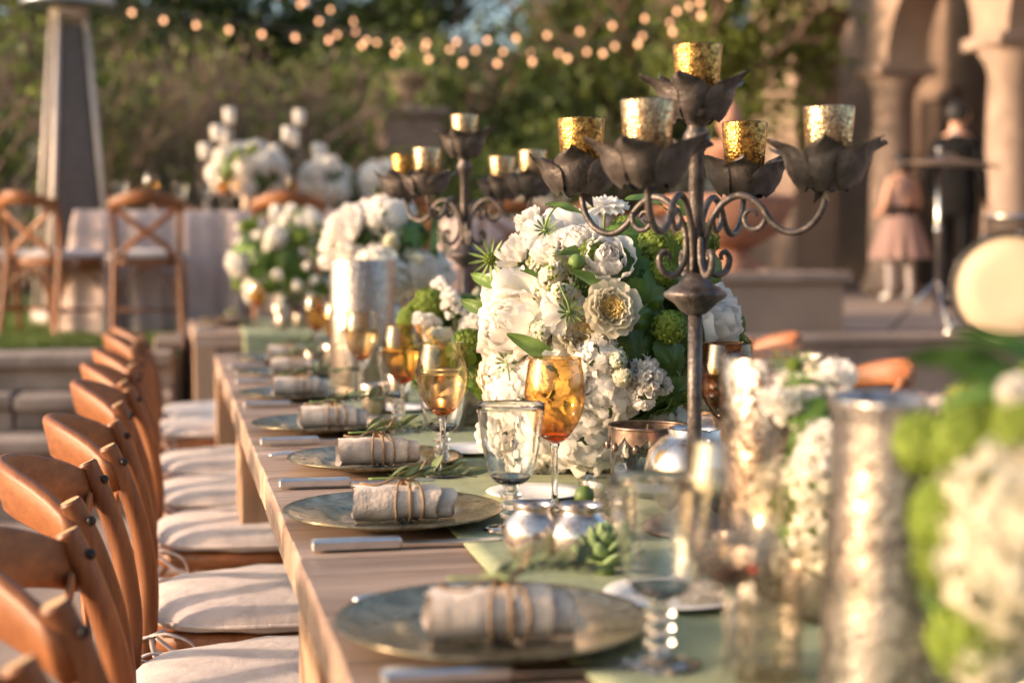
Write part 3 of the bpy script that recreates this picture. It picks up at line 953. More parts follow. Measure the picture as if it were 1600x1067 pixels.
def make_chair():
    t = thing('crossback_chair', 'x', 'chair')
    seat = slab_outline(0.21, 0.205, [(0.96, 0.418), (1.0, 0.424), (1.0, 0.448), (0.97, 0.455)])
    part('seat', seat, M['chair_rail'], t)
    for s in (-1, 1):
        path = smooth_path([(-0.285, s * 0.19, 0.0), (-0.245, s * 0.184, 0.2), (-0.212, s * 0.178, 0.42), (-0.203, s * 0.178, 0.53), (-0.206, s * 0.179, 0.59), (-0.217, s * 0.181, 0.66), (-0.240, s * 0.184, 0.735), (-0.266, s * 0.187, 0.795)], 5)
        V, F = tube(path, [0.015, 0.0175, 0.0185, 0.0175, 0.0165, 0.0158], 12, cap=False)
        b = MB().add((V, F))
        e = V[-12:]
        ctr = e.mean(0)
        d = path[-1] - path[-2]
        d /= np.linalg.norm(d)
        top = np.concatenate([ctr + (e - ctr) * 0.86 + d * 0.004])
        b.add((np.concatenate([e, top]), [(i, (i + 1) % 12, 12 + (i + 1) % 12, 12 + i) for i in range(12)]))
        b.add((top, [tuple(range(12))]), 1)
        o = part('back_post', b, [M['chair'], M['endgrain']], t)
        part('bolt', lathe([(0, 0.006), (0.004, 0.0055), (0.0065, 0.003), (0.007, 0), (0, 0)], 10), M['blackmetal'], o, loc=(-0.240, s * 0.187 - 0.012, 0.772), rot=(R(70), 0, R(40)))
    # bowed crest rail
    n, V, F = 26, [], []
    sec = [(-0.5, -0.8), (-0.5, 0.8), (-0.32, 0.96), (0.0, 1.0), (0.32, 0.96), (0.5, 0.8), (0.5, -0.8), (0.25, -1.0), (-0.25, -1.0)]
    m = len(sec)
    pc = []
    for i in range(n + 1):
        u = -1 + 2 * i / n
        y = u * 0.200
        x = -0.258 - 0.112 * (0.5 * (0.5 + 0.5 * math.cos(math.pi * u)) ** 0.8 + 0.5 * (1 - abs(u) ** 2.2))
        pc.append(np.array([x, y, 0.748 + 0.050 * (1 - abs(u) ** 2.4)]))
    up = np.array([-0.20, 0, 0.98])
    for i in range(n + 1):
        u = -1 + 2 * i / n
        tg = pc[min(i + 1, n)] - pc[max(i - 1, 0)]
        tg /= np.linalg.norm(tg)
        nn = np.cross(tg, up)
        nn /= np.linalg.norm(nn)
        hh = 0.039 * (1 - 0.32 * abs(u) ** 3)
        for a, c in sec:
            V.append(pc[i] + nn * a * 0.021 + up * c * hh)
    for i in range(n):
        for k in range(m):
            j = (k + 1) % m
            F.append((i * m + k, (i + 1) * m + k, (i + 1) * m + j, i * m + j))
    F.append(tuple(range(m)))
    F.append(tuple(n * m + k for k in range(m - 1, -1, -1)))
    part('crest_rail', (V, F), M['chair_rail'], t)
    # crossed bentwood strips of the back
    for s in (-1, 1):
        off = -0.007 * s
        path = smooth_path([(-0.255 + off, s * 0.168, 0.745), (-0.262 + off, s * 0.11, 0.69), (-0.255 + off, 0, 0.605), (-0.235 + off, -s * 0.10, 0.53), (-0.206, -s * 0.150, 0.462)], 6)
        part('cross_brace', tube(path, 1.0, 8, flat=(0.0055, 0.017), up0=(1, 0, 0)), M['chair'], t)
    for s in (-1, 1):
        part('leg', tube(smooth_path([(0.215, s * 0.205, 0.0), (0.195, s * 0.197, 0.22), (0.175, s * 0.19, 0.425)], 4), [0.014, 0.017, 0.019], 10), M['chair'], t)
    # arched brackets under the seat and a ring stretcher
    for s in (-1, 1):
        part('bracket', tube(smooth_path([(0.190, s * 0.185, 0.22), (0.13, s * 0.18, 0.34), (0.0, s * 0.178, 0.40), (-0.13, s * 0.175, 0.34), (-0.228, s * 0.17, 0.22)], 6), 0.008, 7), M['chair'], t)
    part('bracket', tube(smooth_path([(-0.232, -0.168, 0.22), (-0.222, -0.12, 0.34), (-0.215, 0, 0.40), (-0.222, 0.12, 0.34), (-0.232, 0.168, 0.22)], 6), 0.008, 7), M['chair'], t)
    part('stretcher', tube([(-0.03, -0.185, 0.165), (-0.03, 0.185, 0.165)], 0.009, 8), M['chair_rail'], t)
    for s in (-1, 1):
        part('stretcher', tube([(-0.25, s * 0.186, 0.165), (0.20, s * 0.20, 0.165)], 0.009, 8), M['chair_rail'], t)
    # padded seat cushion tied to the back posts
    hx, hy = 0.218, 0.213
    rings = [(0.90, 0.458), (0.985, 0.464), (1.0, 0.474), (0.99, 0.483), (0.95, 0.4925), (0.86, 0.5), (0.7, 0.5055), (0.45, 0.509), (0.2, 0.510)]
    V, F = slab_outline(hx, hy, rings, 48, 3.0, 0.012)
    crs = np.random.default_rng(11)
    ph = crs.uniform(0, 6, 6)
    V[:, 2] += 0.0025 * (np.sin(V[:, 0] * 31 + ph[0]) * np.sin(V[:, 1] * 27 + ph[1])) + 0.0012 * np.sin(V[:, 0] * 70 + V[:, 1] * 55 + ph[2])
    cu = part('cushion', (V, F), M['cushion'], t)
    pts = [(superellipse(2 * math.pi * i / 60, 60, hx * 1.003, hy * 1.003, 3.0)[0] + 0.012, superellipse(2 * math.pi * i / 60, 60, hx * 1.003, hy * 1.003, 3.0)[1], 0.474) for i in range(61)]
    part('piping', tube(pts, 0.0042, 6, cap=False), M['cushion'], cu)
    for s in (-1, 1):
        part('tie', tube(smooth_path([(-0.175, s * 0.18, 0.472), (-0.2, s * 0.206, 0.468), (-0.225, s * 0.2, 0.462), (-0.222, s * 0.165, 0.458), (-0.195, s * 0.16, 0.464)], 5), 1.0, 6, flat=(0.0018, 0.0055)), M['cushion'], cu)
        part('tie', tube(smooth_path([(-0.2, s * 0.205, 0.468), (-0.17, s * 0.222, 0.474), (-0.13, s * 0.226, 0.455), (-0.12, s * 0.224, 0.42), (-0.15, s * 0.221, 0.435), (-0.19, s * 0.21, 0.466)], 6), 1.0, 6, flat=(0.0018, 0.006)), M['cushion'], cu)
        part('tie', tube(smooth_path([(-0.2, s * 0.205, 0.468), (-0.19, s * 0.225, 0.43), (-0.165, s * 0.232, 0.385), (-0.17, s * 0.235, 0.34)], 6), 1.0, 6, flat=(0.0018, 0.005)), M['cushion'], cu)
    return t

chair, cu_used = make_chair(), []
crs = random.Random(5)
ORD = ['closest to', 'second from', 'third from', 'fourth from', 'fifth from', 'sixth from', 'seventh from', 'eighth from', 'ninth from', 'tenth from']
LCH = 'orange wood crossback chair with a pale cushion tucked under the dining table'
for i, y in enumerate([0.52, 1.06, 1.64, 2.23, 2.80, 3.53, 4.10, 4.68, 5.62, 6.17]):
    place(chair, cu_used, (0.140 + crs.uniform(-0.012, 0.012), y, 0), R(crs.uniform(-2.5, 2.5)), 'orange crossback chair tucked under the tables, %s the stone steps' % ORD[9 - i], 'chairs along the left side of the dining tables', 'chair')
for x, y, rz, lb in [(1.62, 3.75, 180, 'pulled out crossback chair behind the tall mercury cylinder'), (1.90, 5.15, 178, 'crossback chair pulled far out from the table towards the fountain'), (1.42, 1.2, 180, 'crossback chair on the fountain side level with the mirrored vase'), (1.45, 2.1, 179, 'crossback chair on the fountain side level with the copper collared bowl'), (1.46, 2.95, 182, 'crossback chair on the fountain side level with the green bouquet'), (1.60, 4.45, 181, 'crossback chair on the fountain side level with the tall hydrangeas')]:
    place(chair, cu_used, (x, y, 0), R(rz), lb, 'chairs along the fountain side of the dining tables', 'chair')
for x, y, rz, lb in [(-0.14, 8.70, 90, 'crossback chair with its back to the dining tables at the corner of the linen table'), (0.645, 8.66, 88, 'crossback chair at the middle of the linen covered table'),
                     (1.25, 8.62, 93, 'crossback chair at the fountain end of the linen covered table'), (-0.66, 8.92, 58, 'turned crossback chair on the lawn beside the linen table'),
                     (-0.98, 9.2, 35, 'crossback chair on the lawn behind the turned chair'), (0.0, 10.05, -90, 'crossback chair on the far side of the linen table near the heater')]:
    place(chair, cu_used, (x, y, ZL), R(rz), lb, 'chairs around the linen covered table on the lawn', 'chair')

# ================================================================== DINING TABLES
TX0, TW, TZ = 0.143, 1.034, 0.76
def make_table(y0, y1, label, x0=TX0, seed=1):
    rs = random.Random(seed)
    t = thing('dining_table', label, 'table', (x0 + TW / 2, (y0 + y1) / 2, 0), 0, 'wooden farm tables set end to end')
    hw, hl = TW / 2, (y1 - y0) / 2 - 0.003
    # boards laid across the table, their sawn ends showing along its edges
    y = -hl
    while y < hl - 1e-6:
        w = rs.choice((0.095, 0.12, 0.14, 0.16))
        ye = min(y + w, hl)
        if hl - ye < 0.07:
            ye = hl
        dz, dx = rs.uniform(-0.0018, 0.0014), rs.uniform(-0.0006, 0.0006)
        part('plank', box(-hw + dx, hw + dx, y + 0.0022, ye - 0.0022, TZ - 0.058 + dz, TZ + dz, 0.0028), M['table_cross'], t, False)
        y = ye
    lw = 0.105
    for sx in (-1, 1):
        for sy in (-1, 1):
            xa, xb = sorted((sx * (hw - 0.001), sx * (hw - lw)))
            ya, yb = sorted((sy * (hl - 0.001), sy * (hl - lw)))
            part('leg', box(xa, xb, ya, yb, 0.0, TZ - 0.0595, 0.004), M['table_leg'], t, False)
    for sx in (-1, 1):
        xa, xb = sorted((sx * (hw - 0.05), sx * (hw - 0.075)))
        part('apron', box(xa, xb, -hl + lw + 0.002, hl - lw - 0.002, TZ - 0.15, TZ - 0.06), M['table_long'], t, False)
    for sy in (-1, 1):
        ya, yb = sorted((sy * (hl - 0.03), sy * (hl - 0.055)))
        part('apron', box(-hw + lw + 0.002, hw - lw - 0.002, ya, yb, TZ - 0.15, TZ - 0.06), M['table_cross'], t, False)
make_table(-0.16, 1.68, 'pale wooden farm table carrying the tall mirrored vase', seed=1)
make_table(1.68, 3.52, 'pale wooden farm table carrying the large white bouquet', seed=2)
make_table(3.52, 5.50, 'pale wooden farm table carrying the hammered silver cylinder', seed=3)
make_table(6.83, 8.25, 'short pale wooden farm table standing apart below the lawn', 0.085, 4)

def runner(label, x0, x1, y0, y1, drop, seed):
    rs = np.random.default_rng(seed)
    ph = rs.uniform(0, 6, 4)
    def f(u, v):
        y = y0 - drop + (y1 - y0 + 2 * drop) * v
        x = x0 + (x1 - x0) * u + 0.004 * math.sin(y * 6 + ph[0])
        z = TZ + 0.0035 + 0.0012 * math.sin(x * 26 + ph[1]) * math.sin(y * 17 + ph[2]) + 0.001
        if y < y0:
            z, y = TZ - (y0 - y), y0 - 0.006
        elif y > y1:
            z, y = TZ - (y - y1), y1 + 0.006
        return (x, y, z)
    o = part('table_runner', grid(f, 26, 110), M['runner'])
    m = o.modifiers.new('thickness', 'SOLIDIFY')
    m.thickness = 0.0022
    m.offset = 1
    tag(o, label, 'table runner')
runner('sage green linen runner along the joined dining tables', 0.347, 0.973, -0.16, 5.50, 0.14, 1)
runner('sage green linen runner hanging over the end of the short table', 0.31, 0.90, 6.83, 8.25, 0.16, 2)

# ================================================================== PLACE SETTINGS
PR = 0.149
charger_m = MB().add(lathe([(0, 0.005), (0.07, 0.005), (0.084, 0.006), (0.090, 0.0090), (0.095, 0.0105), (0.120, 0.0125), (0.142, 0.0165), (PR, 0.0190), (PR + 0.001, 0.0178), (PR - 0.002, 0.0150), (0.115, 0.0080), (0.085, 0.0008), (0, 0.0005)], 72)).mesh('charger_plate', [M['charger']])
def charger(x, y, label, group):
    o = tag(link('charger_plate', charger_m, None, (x, y, TZ + 0.0065), (0, 0, random.uniform(0, 6))), label, 'plate', group)
    return o

def make_napkin(seed):
    rs = np.random.default_rng(seed)
    t = thing('rolled_napkin', 'x', 'napkin')
    # outer roll: a flattened spiral sheet
    turns, n = 2.35, 70
    ph = rs.uniform(0, 6, 8)
    def roll(x0, x1, ry, rz, t0, tilt=0.0, shrink=0.16):
        def f(u, v):
            a = 2 * math.pi * turns * v + t0
            k = 1 - shrink * turns * (v) 
            e = 2.4
            c, s = math.cos(a), math.sin(a)
            r = (abs(c) ** e + abs(s) ** e) ** (-1 / e)
            x = x0 + (x1 - x0) * u
            w = 1 + 0.022 * math.sin(5 * x / 0.1 + a * 2 + ph[0]) + 0.012 * math.sin(a * 5 + ph[1] + x * 90)
            end = 0.003 * math.sin(a * 1.7 + ph[2]) + 0.0022 * math.sin(a * 3.1 + ph[3])
            pin = 1 - 0.09 * math.exp(-((x - 0.008) / 0.014) ** 2)
            return (x + (end if u in (0.0, 1.0) else 0), ry * r * c * k * w * pin + tilt * x, rz + rz * r * s * k * w * pin)
        return grid(f, 16, n)
    part('cloth', roll(-0.064, 0.046, 0.034, 0.0255, 2.4), M['napkin'], t)
    part('inner_fold', roll(-0.02, 0.068, 0.027, 0.0205, 0.6, 0.03), M['napkin'], t)
    if False:
      flap = grid(lambda u, v: (-0.072 + 0.118 * u + 0.004 * math.sin(v * 5), -0.034 + 0.05 * v + 0.004 * math.sin(u * 7), 0.0455 + 0.002 * math.sin(u * 9) - 0.035 * max(0, 0.35 - v) ** 1.4 * 3), 10, 8)
    tw = MB()
    for x, tl in ((-0.003, 0.45), (0.004, -0.25), (0.010, 0.15), (0.015, -0.5)):
        pts = []
        for i in range(29):
            a = 2 * math.pi * i / 28
            e = 2.4
            c, s = math.cos(a), math.sin(a)
            r = (abs(c) ** e + abs(s) ** e) ** (-1 / e)
            pts.append((x + tl * 0.02 * c, 0.0330 * r * c, max(0.002, 0.0258 + 0.0272 * r * s)))
        tw.add(tube(pts, 0.0019, 6, cap=False))
    twm = part('twine', tw, M['twine'], t)
    kn = MB()
    kn.add(ball(0.0042, 8, 5), xf=Matrix.Translation((0.008, -0.006, 0.0540)))
    kn.add(tube(smooth_path([(0.008, -0.006, 0.0545), (-0.012, -0.02, 0.0595), (-0.035, -0.028, 0.0525), (-0.058, -0.022, 0.0545)], 5), 0.0018, 6))
    kn.add(tube(smooth_path([(0.008, -0.006, 0.0545), (0.022, 0.004, 0.062), (0.034, 0.016, 0.078)], 5), 0.0020, 6))
    part('knot', kn, M['twine'], twm)
    # olive sprig under the twine
    st = smooth_path([(-0.045, 0.014, 0.0545), (0.0, 0.008, 0.0565), (0.05, 0.014, 0.0595), (0.105, 0.028, 0.0515)], 6)
    sp = part('olive_sprig', tube(st, [0.0016, 0.0012, 0.0006], 6), M['stemgreen'], t)
    lm = MB()
    def lf(u, v):
        w = 0.0055 * math.sin(math.pi * min(1, v * 0.97 + 0.03)) ** 0.8
        return ((u - 0.5) * 2 * w, 0.036 * v, 0.003 * math.sin(v * 3) + 0.0015 * abs(u - 0.5))
    lm.add(grid(lf, 4, 7))
    lme = lm.mesh('leaf', [M['olive']])
    for k in range(20):
        i = int(4 + k * (len(st) - 5) / 20)
        p = st[min(i, len(st) - 1)]
        d = st[min(i + 1, len(st) - 1)] - st[max(i - 1, 0)]
        a = math.atan2(d[1], d[0]) - math.pi / 2 + (1 if k % 2 else -1) * rs.uniform(0.35, 0.95)
        q = Matrix.Rotation(a, 4, 'Z') @ Matrix.Rotation(rs.uniform(0.0, 0.6), 4, 'X') @ Matrix.Rotation(rs.uniform(-0.9, 0.9), 4, 'Y')
        o = link('leaf', lme, sp)
        o.matrix_local = Matrix.Translation(Vector(p)) @ q @ Matrix.Scale(rs.uniform(0.7, 1.25), 4)
    return t

def make_knife():
    t = thing('table_knife', 'x', 'knife')
    part('handle', box(-0.01, 0.102, -0.0115, 0.0115, 0.0, 0.0135, 0.0025), M['knife'], t, False)
    prof = [(0.102, -0.0035, 0.0035), (0.112, -0.0055, 0.005), (0.15, -0.0095, 0.006), (0.20, -0.0095, 0.006), (0.225, -0.005, 0.006), (0.235, 0.003, 0.0055)]
    V, F = [], []
    for x, a, b in prof:
        V += [(x, a, 0.004), (x, b, 0.0045), (x, b, 0.0065), (x, a, 0.0055)]
    for i in range(len(prof) - 1):
        for k in range(4):
            j = (k + 1) % 4
            F.append((i * 4 + k, i * 4 + j, (i + 1) * 4 + j, (i + 1) * 4 + k))
    F += [(3, 2, 1, 0), (20, 21, 22, 23)]
    part('blade', (V, F), M['knife'], t, False)
    return t

def make_fork():
    t = thing('table_fork', 'x', 'fork')
    part('handle', tube(smooth_path([(0, 0, 0.004), (0.03, 0, 0.007), (0.08, 0, 0.006), (0.12, 0, 0.008), (0.135, 0, 0.008)], 5), [0.0075, 0.009, 0.006, 0.0035, 0.004], 8, flat=(0.3, 1.0)), M['knife'], t)
    b = MB()
    b.add(box(0.133, 0.155, -0.011, 0.011, 0.0065, 0.0085, 0.0008))
    for k in range(4):
        y = -0.0096 + k * 0.0064
        b.add(tube([(0.154, y, 0.0075), (0.18, y, 0.0085), (0.2, y, 0.0075)], [0.0018, 0.0016, 0.0006], 6))
    part('tines', b, M['knife'], t)
    return t

# ================================================================== GLASSWARE
def make_goblet(amber=True, name='amber_goblet', bowl=None, wine=False):
    """stemmed wine goblet, 0.212 m tall"""
    t = thing(name, 'x', 'glass')
    prof = [(0.0, 0.098), (0.008, 0.099), (0.018, 0.106), (0.030, 0.121), (0.0390, 0.141), (0.0425, 0.161), (0.0418, 0.182), (0.0385, 0.203), (0.0365, 0.2165)]
    P = [np.array((r, 0, z)) for r, z in prof]
    pr = [(p[0], p[2]) for p in smooth_path(P, 4)]
    pr[0] = (0.0, 0.098)
    if wine == 2:
        pr_in = [(max(0.0, r - 0.0011), z + (0.0012 if r < 0.02 else 0)) for r, z in pr]
        part('bowl', lathe(pr + [(pr[-1][0] - 0.0005, pr[-1][1] + 0.0008)] + pr_in[::-1][:-1] + [(0, pr_in[0][1])], 56), M['glass_wall'], t)
    else:
        part('bowl', lathe(pr, 48), M[bowl or 'amber'], t)
    part('rim', lathe([(0.0365, 0.2162), (0.0372, 0.2168), (0.0370, 0.2178), (0.0363, 0.2178), (0.0360, 0.2168), (0.0365, 0.2162)], 48), M[bowl or 'amber'], t)
    part('bowl_base', lathe([(0.0, 0.0975), (0.0075, 0.0985), (0.0163, 0.1042), (0.0222, 0.1098), (0.017, 0.1105), (0.008, 0.107), (0.0, 0.106)], 32), M['amber_foot'], t) if not wine else part('wine', lathe([(0.0, 0.0985), (0.008, 0.0995), (0.0178, 0.1066), (0.0255, 0.1152), (0.0, 0.1152)], 32), M['wine'], t)
    part('stem', lathe([(0.0, 0.004), (0.012, 0.0042), (0.0065, 0.010), (0.0046, 0.02), (0.0042, 0.06), (0.0048, 0.088), (0.0075, 0.0972), (0.0, 0.0972)], 18), M['clear_solid'], t)
    part('foot', lathe([(0.0, 0.0005), (0.034, 0.0005), (0.035, 0.0015), (0.030, 0.0032), (0.012, 0.0042), (0.0, 0.0043)], 40), M['clear_solid'], t)
    return t

def make_water_goblet():
    """clear goblet on a short beaded stem, 0.182 m tall"""
    t = thing('water_goblet', 'x', 'glass')
    def sq(prof): return [(r, z * 0.91) for r, z in prof]
    P = [np.array((r, 0, z)) for r, z in [(0.0, 0.066), (0.014, 0.067), (0.025, 0.075), (0.032, 0.092), (0.037, 0.118), (0.0415, 0.15), (0.0455, 0.182)]]
    pr = [(p[0], p[2]) for p in smooth_path(P, 4)]
    pr[0] = (0.0, 0.066)
    pr = sq(pr)
    inner = [(max(0.0, r - 0.0013), z + 0.0012 if r < 0.02 else z) for r, z in pr]
    part('bowl', lathe([(0, pr[0][1])] + pr[1:] + [(pr[-1][0] - 0.0006, pr[-1][1] + 0.0008)] + inner[::-1][:-1] + [(0, inner[0][1] + 0.001)], 56), M['glass_wall'], t)
    part('rim', lathe(sq([(0.0454, 0.1814), (0.0460, 0.1822), (0.0457, 0.1834), (0.0449, 0.1833), (0.0448, 0.182), (0.0454, 0.1814)]), 48), M['rim_glass'], t)
    part('bowl_base', lathe(sq([(0.0, 0.0655), (0.012, 0.066), (0.022, 0.0715), (0.027, 0.079), (0.022, 0.0785), (0.01, 0.072), (0, 0.0715)]), 32), M['clear_solid'], t)
    st = [(0.0, 0.0045), (0.02, 0.0055), (0.010, 0.012), (0.0085, 0.015)]
    for z in (0.022, 0.036, 0.050):
        st += [(0.0085, z - 0.006), (0.0135, z - 0.003), (0.0145, z), (0.0135, z + 0.003), (0.0085, z + 0.006)]
    st += [(0.0085, 0.06), (0.012, 0.0652), (0.0, 0.0652)]
    part('stem', lathe(sq(st), 24), M['clear_solid'], t)
    part('foot', lathe(sq([(0.0, 0.0005), (0.036, 0.0005), (0.037, 0.0018), (0.031, 0.0038), (0.018, 0.0052), (0.0, 0.0048)]), 40), M['clear_solid'], t)
    return t

nap_a, nap_b, nap_c = make_napkin(1), make_napkin(2), make_napkin(5)
NAPS = [(nap_a, []), (nap_b, []), (nap_c, [])]
knife, kn_used = make_knife(), []
fork, fk_used = make_fork(), []
gob, gb_used = make_goblet(), []
wat, wt_used = make_water_goblet(), []
bread_m = MB().add(lathe([(0, 0.003), (0.045, 0.003), (0.05, 0.006), (0.075, 0.010), (0.076, 0.009), (0.05, 0.003), (0.045, 0.0005), (0, 0.0005)], 48)).mesh('bread_plate', [M['porcelain']])

LN = ['linen napkin rolled and tied with twine on a charger by the chairs'] * 3
prs = random.Random(9)
# left-hand side, one setting after another (x, y of the charger)
LEFT = [(0.292, 1.355), (0.288, 1.972), (0.332, 2.490), (0.300, 3.03), (0.300, 3.71), (0.325, 4.36), (0.34, 4.95)]
NOFF = [(-0.002, -0.035, -4), (0.008, -0.03, -4), (-0.002, -0.03, 2), (0.012, -0.035, 0), (0.004, 0.0, 4), (0.02, 0.03, -3), (0.03, 0.03, 2)]
GS = 'place settings on the chair side of the dining tables'
for i, (x, y) in enumerate(LEFT):
    charger(x, y, 'silvered glass charger in the row by the chairs, %s the short table' % ORD[6 - i], 'charger plates in a row')
    dx, dy, rz = NOFF[i]
    pn, used = NAPS[(0, 1, 2, 1, 0, 2, 0)[i] if i < 3 else i % 3]
    place(pn, used, (x + dx, y + dy, TZ + 0.0125), R(rz), 'twine tied linen napkin in the row by the chairs, %s the short table' % ORD[6 - i], 'rolled napkins in a row', 'napkin')
for i, (x, y) in enumerate([(0.178, 1.225), (0.172, 1.812), (0.167, 2.315), (0.168, 2.845), (0.170, 3.56), (0.177, 4.20), (0.18, 4.78)]):
    place(knife, kn_used, (x, y, TZ + 0.003), R(prs.uniform(-2, 2) - 1), 'square handled silver knife in the row by the chairs, %s the short table' % ORD[6 - i], 'table knives in a row', 'knife')
for i, (x, y) in enumerate([(0.180, 1.525), (0.164, 2.135), (0.164, 2.66), (0.162, 3.20), (0.165, 3.88), (0.18, 4.53)]):
    place(fork, fk_used, (x, y, TZ + 0.0035), R(prs.uniform(-2, 2)), 'silver fork tucked behind a charger by the chairs, %s the short table' % ORD[5 - i], 'table forks in a row', 'fork')
# fountain side, mirrored
for i, (x, y) in enumerate([(1.01, 1.30), (1.01, 2.0), (1.005, 2.62), (1.01, 3.2), (1.01, 3.95), (1.01, 4.6), (1.0, 5.2)]):
    charger(x, y, 'mottled silvered glass charger plate on the fountain side of the table', 'charger plates on the fountain side')
    pn, used = NAPS[i % 3]
    place(pn, used, (x, y + 0.02, TZ + 0.0125), R(180), 'linen napkin rolled and tied with twine on the fountain side', 'rolled napkins on the fountain side', 'napkin')
# short far table
charger(0.27, 7.55, 'silvered glass charger plate on the short table below the lawn', 'charger plates on the short table')
place(NAPS[0][0], NAPS[0][1], (0.27, 7.50, TZ + 0.0125), R(55), 'rolled linen napkin on the short table below the lawn', 'rolled napkins on the short table', 'napkin')
charger(0.27, 8.02, 'second silvered glass charger plate on the short table nearest the lawn wall', 'charger plates on the short table')
place(knife, kn_used, (0.11, 7.12, TZ + 0.003), 0, 'silver knife lying on the short table below the lawn', 'cutlery on the short table', 'knife')

# goblets
GT = TZ + 0.0068
for (x, y, lb) in [(0.4535, 2.96, 'amber goblet between the two pale amber goblets'), (0.518, 1.985, 'bright amber goblet standing right in front of the white bouquet'), (0.47, 4.35, 'amber goblet just behind the hammered silver cylinder'), (0.47, 5.0, 'amber goblet at the far end of the long runner'), (0.40, 7.3, 'amber goblet on the short table near its runner edge'), (0.45, 7.7, 'amber goblet on the short table beside the tulip bouquet')]:
    place(gob, gb_used, (x, y, GT), random.uniform(0, 6), lb, 'amber goblets along the runner', 'glass')
gobp, gp_used = make_goblet(True, 'amber_goblet', 'amber_pale'), []
for (x, y, lb) in [(0.425, 2.352, 'pale amber goblet in front of the second water goblet left of the bouquet'), (0.452, 3.62, 'pale amber goblet in front of the hammered silver cylinder')]:
    place(gobp, gp_used, (x, y, GT), 0, lb, 'pale amber goblets along the runner', 'glass')
gob2 = make_goblet(True, 'brown_goblet', 'amber_deep')
place(gob2, [], (0.815, 2.09, GT + 0.01), 0, 'dark amber goblet half hidden behind the candelabra pole', None, 'glass')
gob3 = make_goblet(False, 'wine_glass', 'wine_bowl', True)
place(gob3, [], (0.428, 1.088, GT), 0, 'clear wine glass with a dark red base in front of the tall mercury cylinder', None, 'glass')
for (x, y, lb) in [(0.429, 1.872, 'clear water goblet with a beaded stem behind the round mercury pots'), (0.443, 2.455, 'clear water goblet behind the pale amber goblet beside the bouquet'), (0.455, 3.05, 'clear water goblet behind the amber goblet between the pale ones'), (0.46, 3.78, 'clear water goblet touching the hammered silver cylinder'), (0.415, 1.222, 'clear water goblet beside the charger next to the succulent'), (0.50, 4.5, 'clear water goblet in front of the tall white hydrangeas'), (0.50, 5.1, 'clear water goblet at the far end of the long runner'), (0.47, 7.15, 'clear water goblet on the short table below the lawn')]:
    place(wat, wt_used, (x, y, GT - (0.0035 if x < 0.34 else 0)), random.uniform(0, 6), lb, 'water goblets along the runner', 'glass')
for (x, y) in [(0.86, 1.6), (0.87, 2.75), (0.88, 3.4), (0.87, 4.3)]:
    place(wat, wt_used, (x, y, GT), 0, 'clear glass water goblet with a beaded stem on the fountain side', 'water goblets on the fountain side', 'glass')
for i, (x, y) in enumerate([(0.525, 2.12), (0.53, 2.62), (0.510, 1.45), (0.50, 3.36), (0.51, 4.2)]):
    tag(link('bread_plate', bread_m, None, (x, y, GT - 0.0005)), 'small white bread plate ' + ('at the foot of the bright amber goblet', 'behind the large white bouquet bowl', 'under the votive cup near the wine glass', 'between the green bouquet and the chargers', 'behind the hammered silver cylinder')[i], 'plate', 'bread plates along the runner')

# ------------------------------------------------------------------ vases, votives and bowls
def vase(name, label, cat, loc, prof, mat, seg=40, wob=None, liner=True, group=None):
    o = part(name, lathe(prof, seg, wob=wob), mat, loc=loc)
    return tag(o, label, cat, group)

def cyl_prof(r0, r1, h, t=0.003):
    return [(0, 0), (r0 - 0.003, 0), (r0, 0.003), ((r0 + r1) / 2, h / 2), (r1, h - 0.002), (r1 - t / 2, h), (r1 - t, h - 0.002), ((r0 + r1) / 2 - t, h / 2), (r0 - t, 0.006), (0, 0.005)]
vase('mercury_cylinder', 'tall blotchy mercury glass cylinder vase behind the clear wine glass', 'vase', (0.632, 1.47, GT), cyl_prof(0.062, 0.063, 0.255), M['speckled'], 56)
vase('hammered_cylinder', 'tall hammered silver cylinder vase behind the far amber goblets', 'vase', (0.494, 3.95, GT), cyl_prof(0.084, 0.085, 0.345), M['hammered'], 64)
def ribs(a): return 1 + 0.012 * math.cos(a * 26)
vase('ribbed_votive', 'ribbed mercury glass candle holder with a beaded edge below the cream flowers', 'candle holder', (0.490, 1.168, GT), cyl_prof(0.033, 0.035, 0.118, 0.003), M['ribbed'], 104, ribs)
# tall mirrored vase, waisted, with rings of facets
prof = []
for k in range(60):
    z = k / 59 * 0.245
    r = np.interp(z, [0, 0.06, 0.13, 0.19, 0.225, 0.245], [0.062, 0.0615, 0.058, 0.0545, 0.0555, 0.058])
    prof.append((r, z))
prof = [(0, 0)] + prof + [(prof[-1][0] - 0.004, 0.244), (prof[-1][0] - 0.006, 0.2), (0.05, 0.1), (0, 0.05)]
vase('mirrored_vase', 'tall waisted mirrored vase with bands of facets beside the cream hydrangeas', 'vase', (0.583, 1.108, GT), prof, M['mirrored'], 72, lambda a: 1 + 0.002 * math.cos(a * 22))
